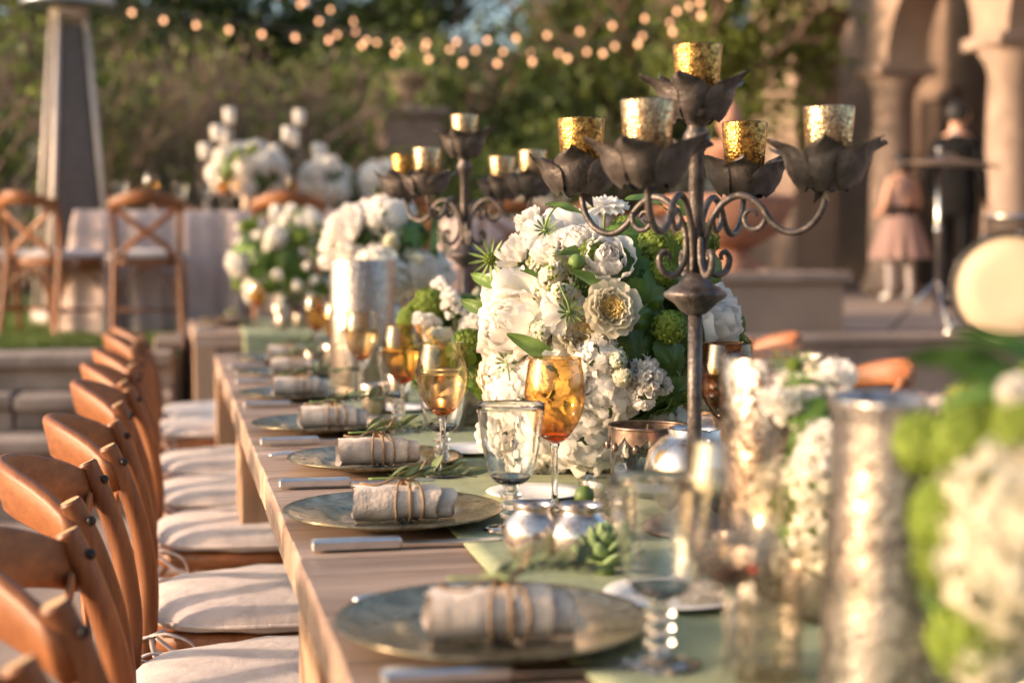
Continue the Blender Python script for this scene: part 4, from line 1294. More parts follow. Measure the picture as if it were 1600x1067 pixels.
# small round pots with narrow necks
pot = [(0, 0), (0.018, 0), (0.026, 0.006), (0.0335, 0.020), (0.0345, 0.032), (0.030, 0.044), (0.022, 0.051), (0.0205, 0.055), (0.0235, 0.0595), (0.0225, 0.061), (0.019, 0.056), (0.02, 0.05), (0.026, 0.04), (0, 0.012)]
pot = [(r * 1.1, z * 1.15) for r, z in pot]
vase('mercury_pot', 'small round mercury glass pot next to the green bud', 'vase', (0.412, 1.672, GT), pot, M['mirror_ball'], 40)
vase('mercury_pot', 'small round mercury glass pot beside the succulent', 'vase', (0.462, 1.650, GT), [(r * 1.08, z * 1.0) for r, z in pot], M['mirror_ball'], 40)
vase('mercury_votive', 'mottled mercury glass votive cup behind the small round pots', 'candle holder', (0.535, 1.79, GT), cyl_prof(0.028, 0.036, 0.078), M['ribbed'], 48)
vase('mercury_votive', 'mottled mercury glass votive cup between the clear goblet and the wine glass', 'candle holder', (0.530, 1.42, GT), cyl_prof(0.028, 0.036, 0.075), M['ribbed'], 48)
vase('mercury_ball_vase', 'large round mercury glass vase at the foot of the candelabra', 'vase', (0.700, 1.915, GT), [(0, 0), (0.03, 0), (0.05, 0.014), (0.066, 0.04), (0.070, 0.064), (0.064, 0.09), (0.048, 0.108), (0.036, 0.113), (0.038, 0.121), (0.035, 0.123), (0.032, 0.113), (0.05, 0.1), (0.06, 0.06), (0, 0.02)], M['mirror_ball'], 48)
# glass bowl with a pierced metal collar
bw = thing('glass_bowl', 'round glass bowl with a scalloped copper collar in front of the bouquet', 'bowl', (0.690, 2.09, GT))
part('bowl', lathe([(0, 0.004), (0.045, 0.004), (0.055, 0.02), (0.058, 0.06), (0.058, 0.1)], 48), M['clear'], bw)
copper = simple('aged_copper', (0.20, 0.145, 0.118), 0.35, 0.85, scale=50, amt=0.5)
part('collar', grid(lambda u, v: (0.0595 * math.cos(2 * math.pi * u), 0.0595 * math.sin(2 * math.pi * u), 0.104 - v * (0.010 + 0.016 * abs(math.sin(2 * math.pi * u * 5)))), 120, 3), copper, bw)
part('rim', lathe([(0.0605, 0.103), (0.062, 0.1055), (0.0605, 0.108), (0.0575, 0.1065), (0.0575, 0.104), (0.0605, 0.103)], 48), copper, bw)
for k in range(10):
    a = 2 * math.pi * (k + 0.5) / 10
    part('drop', ball(0.005, 8, 5, 1.4), copper, bw, loc=(0.0605 * math.cos(a), 0.0605 * math.sin(a), 0.077))
for (x, y, k, lb) in [(0.60, 4.05, 1, 'mercury votive cup behind the hammered cylinder'), (0.53, 3.55, 2, 'mercury votive cup in front of the hammered cylinder'), (0.44, 3.30, 3, 'small mercury votive cup between two far goblets'), (0.55, 2.95, 4, 'mercury votive cup under the lime green flowers'), (0.50, 4.75, 5, 'mercury votive cup at the far end of the runner'), (0.42, 4.55, 6, 'mercury votive cup next to the far napkins'), (0.5, 7.0, 7, 'mercury votive cup on the edge of the short table'), (0.6, 7.2, 8, 'mercury votive cup on the short table by the runner')]:
    vase('mercury_votive', lb, 'candle holder', (x, y, GT), cyl_prof(0.026, 0.034, 0.07), M['mercury'], 40)

# ================================================================== CANDELABRA
def petal_cup(rb, rt, h, n, seed):
    """cup of separate hammered metal petals"""
    rs = np.random.default_rng(seed)
    out = []
    for k in range(n):
        a0 = 2 * math.pi * k / n + rs.uniform(-0.1, 0.1)
        flare = rs.uniform(0.75, 1.25)
        hh = h * rs.uniform(0.88, 1.12)
        lift = 0.0045 * (k % 2)
        tw = rs.uniform(-0.25, 0.25)
        def f(u, v, a0=a0, flare=flare, hh=hh, lift=lift, tw=tw):
            s = (u - 0.5) * 2
            w = (0.72 + 0.42 * math.sin(math.pi * min(1, v * 0.95 + 0.12))) * (1 - max(0, v - 0.60) ** 1.8 * 5.0)
            w = max(w, 0.02)
            r = rb + (rt - rb) * (1 - (1 - min(1, v * 1.6)) ** 2)
            r += flare * 0.030 * max(0, v - 0.60) ** 1.5 * 3.2 + lift
            r *= 1 - 0.10 * s * s * (v > 0.2) * 0.6
            z = hh * (0.02 + 0.98 * v - 0.06 * max(0, v - 0.75) * flare * 4) + 0.003 * math.sin(s * 3 + tw * 9)
            a = a0 + s * w * 2 * math.pi / n * 0.60 + tw * v * v
            return (r * math.cos(a), r * math.sin(a), z)
        out.append(grid(f, 8, 12))
    return out

CA = [R(a - 12.95) for a in (60, 148, 243, 335)]
def make_candelabra(label, loc, knop_z, votives, seed=1):
    """heights in metres above the table top; knop_z = height of the knop's middle"""
    t = thing('candelabra', label, 'candelabra', loc, 0, 'wrought iron candelabra on the dining tables')
    k = knop_z
    part('base', lathe([(0, 0), (0.075, 0), (0.078, 0.004), (0.06, 0.012), (0.03, 0.02), (0.016, 0.032), (0.0095, 0.05), (0, 0.05)], 32), M['iron'], t)
    part('pole', lathe([(0, 0.045), (0.0092, 0.045), (0.0092, k - 0.024), (0, k - 0.024)], 20), M['iron'], t)
    part('knop', lathe([(0, k - 0.026), (0.0125, k - 0.026), (0.020, k - 0.020), (0.029, k - 0.010), (0.0385, k - 0.0045), (0.0412, k - 0.001), (0.0412, k + 0.002), (0.038, k + 0.005), (0.0365, k + 0.0055), (0.031, k + 0.010), (0.0225, k + 0.014), (0.019, k + 0.021), (0.013, k + 0.028), (0, k + 0.03)], 36), M['iron'], t)
    part('upper_pole', lathe([(0, k + 0.028), (0.0115, k + 0.028), (0.0100, k + 0.08), (0.0100, k + 0.184), (0.0135, k + 0.189), (0.0175, k + 0.199), (0.0175, k + 0.207), (0.012, k + 0.216), (0.013, k + 0.221), (0.021, k + 0.227), (0, k + 0.228)], 24), M['iron'], t)
    pc = part('petal_cup', lathe([(0, k + 0.226), (0.03, k + 0.229), (0.036, k + 0.238), (0.034, k + 0.240), (0, k + 0.234)], 24), M['iron'], t)
    for vf in petal_cup(0.024, 0.046, 0.066, 6, seed):
        part('petal', vf, M['iron'], pc, loc=(0, 0, k + 0.223))
    for i, a in enumerate(CA):
        ca, sa = math.cos(a), math.sin(a)
        def P(r, z, off=0.0): return (0.905 * r * ca - off * sa, 0.905 * r * sa + off * ca, k + z)
        path = smooth_path([P(0.014, 0.030), P(0.012, 0.055), P(0.020, 0.090), P(0.040, 0.118), P(0.068, 0.128), P(0.094, 0.115), P(0.112, 0.092), P(0.138, 0.080), P(0.165, 0.088), P(0.183, 0.110), P(0.190, 0.140)], 6)
        arm = part('arm', tube(path, [0.0040, 0.0047, 0.0046, 0.0046, 0.0042], 10), M['iron'], t)
        sp = []
        for j in range(22):
            q = j / 21
            th = math.pi * 0.15 - q * math.pi * 2.1
            rr = 0.020 * (1 - q * 0.72)
            sp.append(P(0.083 + rr * math.cos(th), 0.100 + rr * math.sin(th), 0.002))
        part('scroll', tube(sp, [0.004, 0.0035, 0.0022], 8), M['iron'], arm)
        # small scroll standing on the knop, between the arms
        a2 = a + math.pi / 4
        c2, s2 = math.cos(a2), math.sin(a2)
        def Q(r, z): return (r * c2, r * s2, k + z)
        s1 = smooth_path([Q(0.013, 0.075), Q(0.015, 0.045), Q(0.028, 0.026), Q(0.044, 0.030), Q(0.050, 0.046), Q(0.044, 0.056), Q(0.037, 0.052), Q(0.038, 0.045)], 6)
        part('scroll', tube(s1, [0.0042, 0.0045, 0.0028], 8), M['iron'], arm)
        # leaf on the arm
        for sg in (-1, 1):
            lf = grid(lambda u, v: ((u - 0.5) * 0.013 * math.sin(math.pi * min(0.98, v + 0.02)), 0.0, -0.034 * v + 0.002 * math.sin(3 * v)), 3, 6)
            if i in (1, 3):
                lo = part('leaf', lf, M['iron'], arm)
                lo.matrix_local = Matrix.Translation(P(0.184, 0.145, sg * 0.006)) @ Matrix.Rotation(a + sg * 0.8, 4, 'Z') @ Matrix.Rotation(sg * 0.5, 4, 'Y')
        tip = part('leaf', grid(lambda u, v: (0.03 * v, (u - 0.5) * 0.01 * math.sin(math.pi * min(0.98, v + 0.02)), 0.006 * v * v), 3, 6), M['iron'], arm)
        tip.matrix_local = Matrix.Translation(P(0.170, 0.089)) @ Matrix.Rotation(a, 4, 'Z')
        cup = part('petal_cup', lathe([(0, 0.134), (0.012, 0.134), (0.030, 0.142), (0.036, 0.152), (0.033, 0.154), (0, 0.148)], 24), M['iron'], t, loc=(0.172 * ca, 0.172 * sa, k))
        for vf in petal_cup(0.026, 0.051, 0.062, 6, seed * 10 + i):
            part('petal', vf, M['iron'], cup, loc=(0, 0, 0.132))
    # glass votive cups standing in the metal flowers: things of their own
    names = [('top cup of the', 0, 0, 0.222)] + [(w, 0.172 * math.cos(a), 0.172 * math.sin(a), 0.154) for w, a in zip(('rear right', 'rear left', 'front left', 'front right'), CA)]
    return t

votive_prof = cyl_prof(0.0255, 0.0325, 0.082, 0.002)
vm_gold = MB().add(lathe(votive_prof, 44)).mesh('votive_cup', [M['gold_votive']])
vm_pale = MB().add(lathe(votive_prof, 44)).mesh('votive_cup', [M['silver_votive']])
wick_m = MB().add(lathe([(0, 0.008), (0.02, 0.008), (0.022, 0.03), (0.004, 0.031), (0, 0.031)], 20)).mesh('candle', [M['candle']])
def votives(loc, k, mats, labels, group):
    pos = [(0, 0, 0.2405)] + [(0.172 * math.cos(a), 0.172 * math.sin(a), 0.1545) for a in CA]
    for (x, y, z), m, lb in zip(pos, mats, labels):
        o = tag(link('votive_cup', m, None, (loc[0] + x, loc[1] + y, loc[2] + k + z)), lb, 'candle holder', group)
        link('candle', wick_m, o)
K1, K2 = 0.316, 0.366
C1, C2 = (0.665, 1.822, GT), (0.66, 3.36, GT)
make_candelabra('wrought iron candelabra with petal cups in front of the large white bouquet', C1, K1 - 0.007, None, 1)
make_candelabra('wrought iron candelabra with petal cups behind the large white bouquet', C2, K2 - 0.007, None, 2)
votives(C1, K1 - 0.007, [vm_gold, vm_gold, vm_gold, vm_pale, vm_pale], [
    'gold mercury votive on the top of the candelabra before the bouquet', 'gold mercury votive on the fountain side arm of the candelabra before the bouquet',
    'gold mercury votive on the arm reaching over the bouquet', 'pale mercury votive on the arm reaching towards the mirrored vase', 'pale mercury votive on the arm next to the villa columns'], 'votives on the candelabra before the bouquet')
votives(C2, K2 - 0.007, [vm_pale, vm_pale, vm_gold, vm_pale, vm_pale], [
    'pale mercury votive on the top of the candelabra behind the bouquet', 'pale mercury votive on the rear arm of the candelabra behind the bouquet',
    'gold mercury votive on the candelabra arm next to the linen table chairs', 'pale mercury votive on the candelabra arm over the far flowers', 'pale mercury votive on the candelabra arm next to the bouquet top'], 'votives on the candelabra behind the bouquet')

# ================================================================== FLOWERS
def petal(length, width, t0, t1, cup=0.3, ruf=0.05, nu=6, nv=8, seed=0, tip=0.0):
    rs = np.random.default_rng(seed)
    ph = rs.uniform(0, 6, 4)
    dl = 1.0 / 24
    r = z = 0.0
    R_, Z_ = [0.0], [0.0]
    for i in range(24):
        t = t0 + (t1 - t0) * (i + 0.5) / 24
        r += math.sin(t) * dl * length
        z += math.cos(t) * dl * length
        R_.append(r)
        Z_.append(z)
    def f(u, v):
        s = (u - 0.5) * 2
        k = v * 24
        i = min(23, int(k))
        q = k - i
        rr = R_[i] + (R_[i + 1] - R_[i]) * q
        zz = Z_[i] + (Z_[i + 1] - Z_[i]) * q
        t = t0 + (t1 - t0) * v
        w = width * (0.25 + 0.75 * math.sin(math.pi * 0.5 * min(1, v * 1.35)) ) * (1 - 0.35 * max(0, v - 0.7) / 0.3 * (0.6 + 0.4 * abs(s)))
        c = cup * s * s * w
        rf = ruf * length * v * (math.sin(s * 4 + ph[0]) + 0.6 * math.sin(s * 7 + ph[1]))
        nx, nz = math.cos(t), -math.sin(t)
        off = -c + rf
        dv = -tip * length * (abs(s) ** 2.5) * max(0, v - 0.6)
        return (rr + nx * off + math.sin(t) * dv, s * w, zz + nz * off + math.cos(t) * dv)
    return grid(f, nu, nv)

def ring(b, n, r0, z0, phase, mi=0, seed=0, **kw):
    rs = np.random.default_rng(seed + n)
    for k in range(n):
        kk = dict(kw)
        kk['length'] *= rs.uniform(0.9, 1.1)
        kk['t1'] += rs.uniform(-0.15, 0.15)
        a = 2 * math.pi * k / n + phase + rs.uniform(-0.12, 0.12)
        b.add(petal(seed=seed * 31 + k, **kk), mi, Matrix.Rotation(a, 4, 'Z') @ Matrix.Translation((r0, 0, z0)))

def fib(n, zmin=-1.0):
    out = []
    for i in range(n):
        z = 1 - (1 - zmin) * (i + 0.5) / n
        a = i * 2.399963
        r = math.sqrt(max(0, 1 - z * z))
        out.append((r * math.cos(a), r * math.sin(a), z))
    return out

FL = {}
def reg(kind, b, mats):
    FL.setdefault(kind, []).append(b.mesh(kind, mats))

def sepals(b, n, length, w, t0, t1, z0, mi, seed):
    for k in range(n):
        a = 2 * math.pi * k / n + seed
        b.add(petal(length, w, t0, t1, 0.2, 0.03, 2, 5, seed + k, 0.5), mi, Matrix.Rotation(a, 4, 'Z') @ Matrix.Translation((0.05, 0, z0)))

for s in (1, 2):
    b = MB()
    ring(b, 7, 0.1, -0.55, 0.0, seed=s, length=1.75, width=0.70, t0=1.5, t1=-0.05, cup=0.30, ruf=0.045)
    ring(b, 7, 0.08, -0.45, 0.5, seed=s + 2, length=1.62, width=0.62, t0=1.25, t1=-0.40, cup=0.35, ruf=0.045)
    ring(b, 7, 0.05, -0.35, 0.2, seed=s + 4, length=1.48, width=0.52, t0=0.95, t1=-0.5, cup=0.35, ruf=0.05)
    ring(b, 8, 0.03, -0.2, 0.8, seed=s + 6, length=1.22, width=0.40, t0=0.70, t1=-0.6, cup=0.35, ruf=0.06)
    ring(b, 7, 0.02, -0.1, 0.3, seed=s + 8, length=1.0, width=0.32, t0=0.4, t1=-0.45, cup=0.3, ruf=0.08)
    reg('peony', b, [M['petal']])
    b = MB()
    ring(b, 7, 0.06, -0.35, 0.0, seed=s, length=1.28, width=0.60, t0=1.5, t1=0.95, cup=0.10, ruf=0.045)
    ring(b, 7, 0.06, -0.31, 0.5, seed=s + 3, length=1.12, width=0.52, t0=1.42, t1=0.62, cup=0.16, ruf=0.05)
    ring(b, 8, 0.06, -0.28, 0.2, seed=s + 5, length=0.98, width=0.42, t0=1.32, t1=0.32, cup=0.18, ruf=0.05)
    ring(b, 9, 0.06, -0.26, 0.7, seed=s + 9, length=0.84, width=0.32, t0=1.2, t1=0.15, cup=0.15, ruf=0.06)
    ring(b, 10, 0.05, -0.16, 0.7, 1, seed=s + 6, length=0.62, width=0.24, t0=1.1, t1=0.35, cup=0.15, ruf=0.07)
    ring(b, 9, 0.04, -0.10, 0.1, 1, seed=s + 7, length=0.46, width=0.19, t0=0.95, t1=0.3, cup=0.15, ruf=0.08)
    ring(b, 7, 0.02, -0.04, 0.4, 1, seed=s + 8, length=0.32, width=0.15, t0=0.7, t1=0.3, cup=0.15, ruf=0.08)
    reg('rose', b, [M['cream'] if s == 1 else M['petal'], M['yolk'] if s == 1 else M['cream']])
    b = MB()
    ring(b, 7, 0.06, -0.5, 0.0, seed=s, length=1.35, width=0.5, t0=1.3, t1=0.25, cup=0.3, ruf=0.06)
    ring(b, 7, 0.05, -0.4, 0.4, seed=s + 1, length=1.25, width=0.46, t0=1.0, t1=-0.1, cup=0.3, ruf=0.07)
    ring(b, 6, 0.04, -0.3, 0.2, seed=s + 2, length=1.0, width=0.38, t0=0.6, t1=-0.3, cup=0.3, ruf=0.08)
    ring(b, 5, 0.02, -0.2, 0.6, seed=s + 3, length=0.75, width=0.28, t0=0.3, t1=-0.3, cup=0.3, ruf=0.1)
    sepals(b, 6, 0.95, 0.16, 1.7, 0.5, -0.55, 1, s)
    reg('rosette', b, [M['petal'], M['stemgreen']])

def floret(b, mi, xf, size, n=4, seed=0, w=0.42):
    for k in range(n):
        a = 2 * math.pi * k / n + seed
        c, s = math.cos(a), math.sin(a)
        L, W = size, size * w
        V = np.array([(0.02 * size, -0.15 * W, 0), (0.02 * size, 0.15 * W, 0), (0.55 * L, W, 0.10 * size), (0.55 * L, -W, 0.10 * size), (L, 0.55 * W, -0.06 * size), (L, -0.55 * W, -0.06 * size)])
        V = np.stack([V[:, 0] * c - V[:, 1] * s, V[:, 0] * s + V[:, 1] * c, V[:, 2]], 1)
        b.add((V, [(0, 3, 2, 1), (3, 5, 4, 2)]), mi, xf)

for kind, mt, cnt, sz, sd in (('hydrangea', 'petal', 210, 0.185, 1), ('hydrangea', 'petal', 190, 0.20, 2), ('hydcream', 'cream', 210, 0.18, 3)):
    b = MB()
    rs = np.random.default_rng(sd)
    b.add(ball(0.72, 12, 8), 1)
    for i, v in enumerate(fib(cnt, -0.75)):
        d = np.array(v) + rs.normal(0, 0.10, 3)
        d /= np.linalg.norm(d)
        rr = rs.uniform(0.80, 1.02)
        nn = d + rs.normal(0, 0.42, 3)
        b.add(([(0, 0, 0)], []))
        floret(b, 0, Matrix.Translation(Vector(d * rr)) @ basis(nn, rs.uniform(0, 6)), sz * rs.uniform(0.8, 1.25), 4, 0, 0.56)
    reg(kind, b, [M[mt], M['leaf_light']])
for sd in (1, 2):
    b = MB()
    rs = np.random.default_rng(sd)
    b.add(ball(0.80, 14, 9))
    lump = rs.normal(size=(9, 3))
    lump /= np.linalg.norm(lump, axis=1, keepdims=True)
    for v in fib(330, -0.8):
        d = np.array(v) + rs.normal(0, 0.04, 3)
        d /= np.linalg.norm(d)
        rr = 0.86 + 0.13 * max(0, np.max(lump @ d) - 0.6) / 0.4 + rs.uniform(-0.03, 0.03)
        floret(b, 0, Matrix.Translation(Vector(d * rr)) @ basis(d + rs.normal(0, 0.35, 3), rs.uniform(0, 6)), 0.105 * rs.uniform(0.8, 1.25), 5, 0, 0.42)
    reg('viburnum', b, [M['lime']])
    b = MB()
    for i in range(150):
        q = (i + 0.5) / 150
        z = -0.9 + 2.1 * q
        rr = 0.62 * (1 - q) ** 0.65 + 0.06
        a = i * 2.399963
        p = (rr * math.cos(a) + rs.normal(0, 0.04), rr * math.sin(a) + rs.normal(0, 0.04), z)
        if rs.random() < 0.55:
            b.add(ball(rs.uniform(0.07, 0.115), 7, 5), 0 if rs.random() < 0.75 else 1, Matrix.Translation(p))
        else:
            floret(b, 0, Matrix.Translation(p) @ basis((p[0], p[1], 0.35), rs.uniform(0, 6)), 0.19, 4)
    b.add(tube([(0, 0, -1.3), (0, 0, 1.0)], [0.07, 0.03], 6), 1)
    reg('lilac', b, [M['budwhite'], M['lime']])
    b = MB()
    for i in range(15):
        q = (i + 0.5) / 15
        a = i * 2.399963
        z = -0.75 + 1.6 * q
        rr = 0.58 * (1 - q * 0.75)
        for j in range(7):
            b.add(petal(0.42, 0.2, 1.2 - 0.13 * j, 0.9 - 0.2 * j, 0.1, 0.16, 3, 3, i * 9 + j), 0, Matrix.Translation((rr * math.cos(a), rr * math.sin(a), z)) @ basis((math.cos(a), math.sin(a), 0.25 + q), j * 2.4))
    b.add(tube([(0, 0, -1.2), (0, 0, 0.8)], [0.06, 0.03], 6), 1)
    reg('stock', b, [M['petal'], M['stemgreen']])
b = MB()
ring(b, 9, 0.12, 0.0, 0.0, seed=3, length=0.95, width=0.30, t0=1.5, t1=1.75, cup=0.05, ruf=0.08)
ring(b, 9, 0.10, 0.04, 0.35, seed=4, length=0.7, width=0.24, t0=1.3, t1=1.5, cup=0.05, ruf=0.1)
ring(b, 9, 0.06, 0.06, 0.1, seed=5, length=0.42, width=0.16, t0=0.9, t1=1.1, cup=0.05, ruf=0.12)
sepals(b, 11, 0.8, 0.07, 1.7, 1.8, -0.06, 1, 1)
b.add(tube([(0, 0, -1.6), (0, 0, 0)], 0.045, 6), 1)
reg('scabiosa', b, [M['petal'], M['stemgreen']])
b = MB()
ring(b, 9, 0.12, -0.12, 0.0, seed=3, length=0.95, width=0.32, t0=1.62, t1=1.9, cup=-0.05, ruf=0.09)
ring(b, 9, 0.10, -0.2, 0.35, seed=4, length=0.85, width=0.3, t0=1.7, t1=2.1, cup=-0.05, ruf=0.1)
sepals(b, 11, 0.6, 0.06, 1.3, 0.95, 0.0, 1, 2)
b.add(tube(smooth_path([(0, 0, 0), (0.05, 0, 0.28), (0.1, -0.35, 0.5), (0.1, -1.0, 0.45)], 4), 0.045, 6), 1)
b.add(ball(0.14, 8, 5), 1)
reg('scabback', b, [M['petal'], M['stemgreen']])
b = MB()
b.add(ball(0.26, 10, 7), 0)
for v in fib(60, -0.5):
    b.add(ball(0.045, 6, 4), 0, Matrix.Translation(Vector(v) * 0.27))
sepals(b, 13, 1.05, 0.07, 1.5, 1.25, -0.12, 1, 3)
b.add(tube(smooth_path([(0, 0, -0.2), (0.3, -0.2, -0.9), (0.9, -0.4, -1.9)], 4), 0.045, 6), 1)
reg('star', b, [M['lime'], M['stemgreen']])
b = MB()
b.add(ball(1.0, 14, 9, 1.05), 0)
sepals(b, 4, 1.4, 0.5, 1.5, -0.1, -1.0, 1, 4)
b.add(tube([(0, 0, -0.9), (0.1, 0, -2.6)], 0.16, 7), 1)
reg('bud', b, [M['leaf_light'], M['stemgreen']])
b = MB()
b.add(petal(1.1, 0.85, 0.3, 1.1, 0.2, 0.06, 5, 6, 1), 0)
b.add(petal(0.8, 0.5, 0.2, 0.6, -0.3, 0.06, 4, 5, 2), 0, Matrix.Rotation(0.4, 4, 'Z'))
b.add(petal(0.8, 0.6, 0.5, 1.6, 0.2, 0.06, 4, 5, 3), 0, Matrix.Rotation(2.8, 4, 'Z'))
b.add(tube(smooth_path([(0, 0, 0), (0.2, 0.2, -0.5), (0.8, 0.6, -0.9)], 4), 0.05, 6), 1)
reg('sweetpea', b, [M['petal'], M['stemgreen']])
# lobed, toothed leaf (radius 1) and long leaf (half length 1)
for s, mt in ((1, 'leaf'), (2, 'leaf')):
    rs = np.random.default_rng(s)
    n, V, F = 64, [(0, -0.62, 0.0)], []
    rad = []
    for i in range(n + 1):
        th = -math.pi * 0.5 + 0.16 + (2 * math.pi - 0.32) * i / n
        q = abs(((i / n) * 5) % 1 - 0.5) * 2
        r = 1.0 * (1 - 0.34 * q ** 2.2) * (1 - 0.28 * abs(i / n - 0.5) * 2) + (0.07 if i % 2 else -0.01)
        rad.append((th, r))
    for k in (0.35, 0.7, 1.0):
        for i, (th, r) in enumerate(rad):
            rr = r * k
            lobe = math.cos((i / n * 5) * 2 * math.pi)
            V.append((rr * math.cos(th) * 1.02, -0.45 + rr * math.sin(th) * 1.0 + 0.15 * k, 0.10 * k * lobe * 0.7 - 0.22 * k * k + 0.05 * math.sin(th * 3 + s) * k))
    m = n + 1
    for i in range(n):
        F.append((0, 1 + i, 2 + i))
        for k in range(2):
            F.append((1 + k * m + i, 1 + (k + 1) * m + i, 1 + (k + 1) * m + i + 1, 1 + k * m + i + 1))
    b = MB().add((V, F))
    b.add(tube(smooth_path([(0, -0.62, 0), (0.05, -1.1, -0.2), (0.1, -1.6, -0.6)], 4), 0.035, 6), 1)
    reg('gleaf', b, [M[mt], M['stemgreen']])
    b = MB()
    b.add(grid(lambda u, v: ((u - 0.5) * 0.56 * math.sin(math.pi * min(0.985, v * 0.97 + 0.03)) ** 0.75, -1 + 2 * v, 0.28 * math.sin(v * 2.6) + 0.26 * abs(u - 0.5) + 0.035 * math.sin(v * 12 + u * 3)), 6, 14))
    b.add(tube([(0, -1.0, 0), (0, -1.5, -0.2)], 0.035, 6), 1)
    reg('lleaf' if s == 1 else 'dleaf', b, [M['leaf_light' if s == 1 else 'leaf'], M['stemgreen']])
# tulip-like closed bloom for the distant arrangements
b = MB()
ring(b, 3, 0.02, -1.0, 0.0, seed=1, length=2.1, width=0.72, t0=0.95, t1=-0.45, cup=0.5, ruf=0.02)
ring(b, 3, 0.02, -0.95, 1.05, seed=2, length=2.0, width=0.68, t0=0.85, t1=-0.5, cup=0.5, ruf=0.02)
b.add(tube([(0, 0, -0.9), (0.05, 0, -2.8)], 0.09, 6), 1)
reg('tulip', b, [M['petal'], M['stemgreen']])
NAMES = {'gleaf': 'leaf', 'lleaf': 'leaf', 'dleaf': 'leaf', 'hydcream': 'hydrangea', 'scabback': 'scabiosa', 'star': 'seed_head', 'bud': 'bud', 'rosette': 'ranunculus', 'stock': 'stock_flower', 'lilac': 'lilac_spray'}

def bouquet(name, label, base, cen, rad, placed, fill, sizes, vase_prof, vase_mat, seed, cat='flowers', zmin=-0.5, inner=40, stem_z=0.05, group=None):
    rs = np.random.default_rng(seed)
    t = thing(name, label, cat, base, 0, group)
    B0, Cn, Rr = np.array(base), np.array(cen), np.array(rad)
    if vase_prof:
        part('vase', lathe(vase_prof, 40), vase_mat, t)
    done = []
    st = MB()
    def put(kind, p, nrm, r, spin):
        ms = FL[kind]
        o = link(NAMES.get(kind, kind), ms[rs.integers(0, len(ms))], t)
        o.matrix_local = Matrix.Translation(Vector(p - B0)) @ basis(nrm, spin) @ Matrix.Scale(r, 4)
        done.append((p, r))
        if kind not in ('gleaf', 'lleaf', 'dleaf') and r > 0.008:
            q = p - B0 - np.array(nrm) * r * 0.6
            st.add(tube([q, q * np.array((0.5, 0.5, 0.75)), np.array((q[0] * 0.12, q[1] * 0.12, stem_z))], 0.0022, 5, cap=False))
    for k, x, y, z, nx, ny, nz, r in placed:
        p = np.array((x, y, z))
        nn = np.array((nx, ny, nz))
        put(k, p - nn * r * (0.55 if k in ('hydrangea', 'hydcream', 'peony', 'viburnum') else 0.2), (nx, ny, nz), r * (1.0 if k in ('gleaf', 'lleaf', 'dleaf') else 1.12), R(80) + rs.uniform(-0.4, 0.4) if k in ('lleaf', 'dleaf') else rs.uniform(-0.8, 0.8) if k == 'gleaf' else rs.uniform(0, 6.28))
    front = len(done)
    for v in fib(fill, zmin):
        d = np.array(v) + rs.normal(0, 0.08, 3)
        d /= np.linalg.norm(d)
        p = Cn + d * Rr * rs.uniform(0.9, 1.02)
        ks = list(sizes.keys())
        facing = float(d @ np.array((-0.27, -0.95, 0.15)))
        k = ks[rs.choice(len(ks), p=np.array([sizes[a][1] for a in ks]) / sum(sizes[a][1] for a in ks))]
        if front > 20 and facing > 0.1:
            k = ('gleaf', 'gleaf', 'lleaf', 'viburnum')[rs.integers(0, 4)]
            p = Cn + d * Rr * rs.uniform(0.8, 0.94)
        r = sizes[k][0] * rs.uniform(0.85, 1.15)
        if any(np.linalg.norm(p - q) < 0.62 * (r + rr) for q, rr in done[:front]):
            continue
        put(k, p - d * r * 0.5, d / Rr * Rr.mean(), r, rs.uniform(0, 6.28))
    for i in range(inner):
        d = rs.normal(size=3)
        d /= np.linalg.norm(d)
        d[2] = max(d[2], -0.6)
        put('gleaf', Cn + d * Rr * rs.uniform(0.45, 0.84), d + rs.normal(0, 0.4, 3), rs.uniform(0.8, 1.3) * Rr.mean() * 0.24, rs.uniform(0, 6.28))
    part('stems', st, M['stemgreen'], t)
    return t

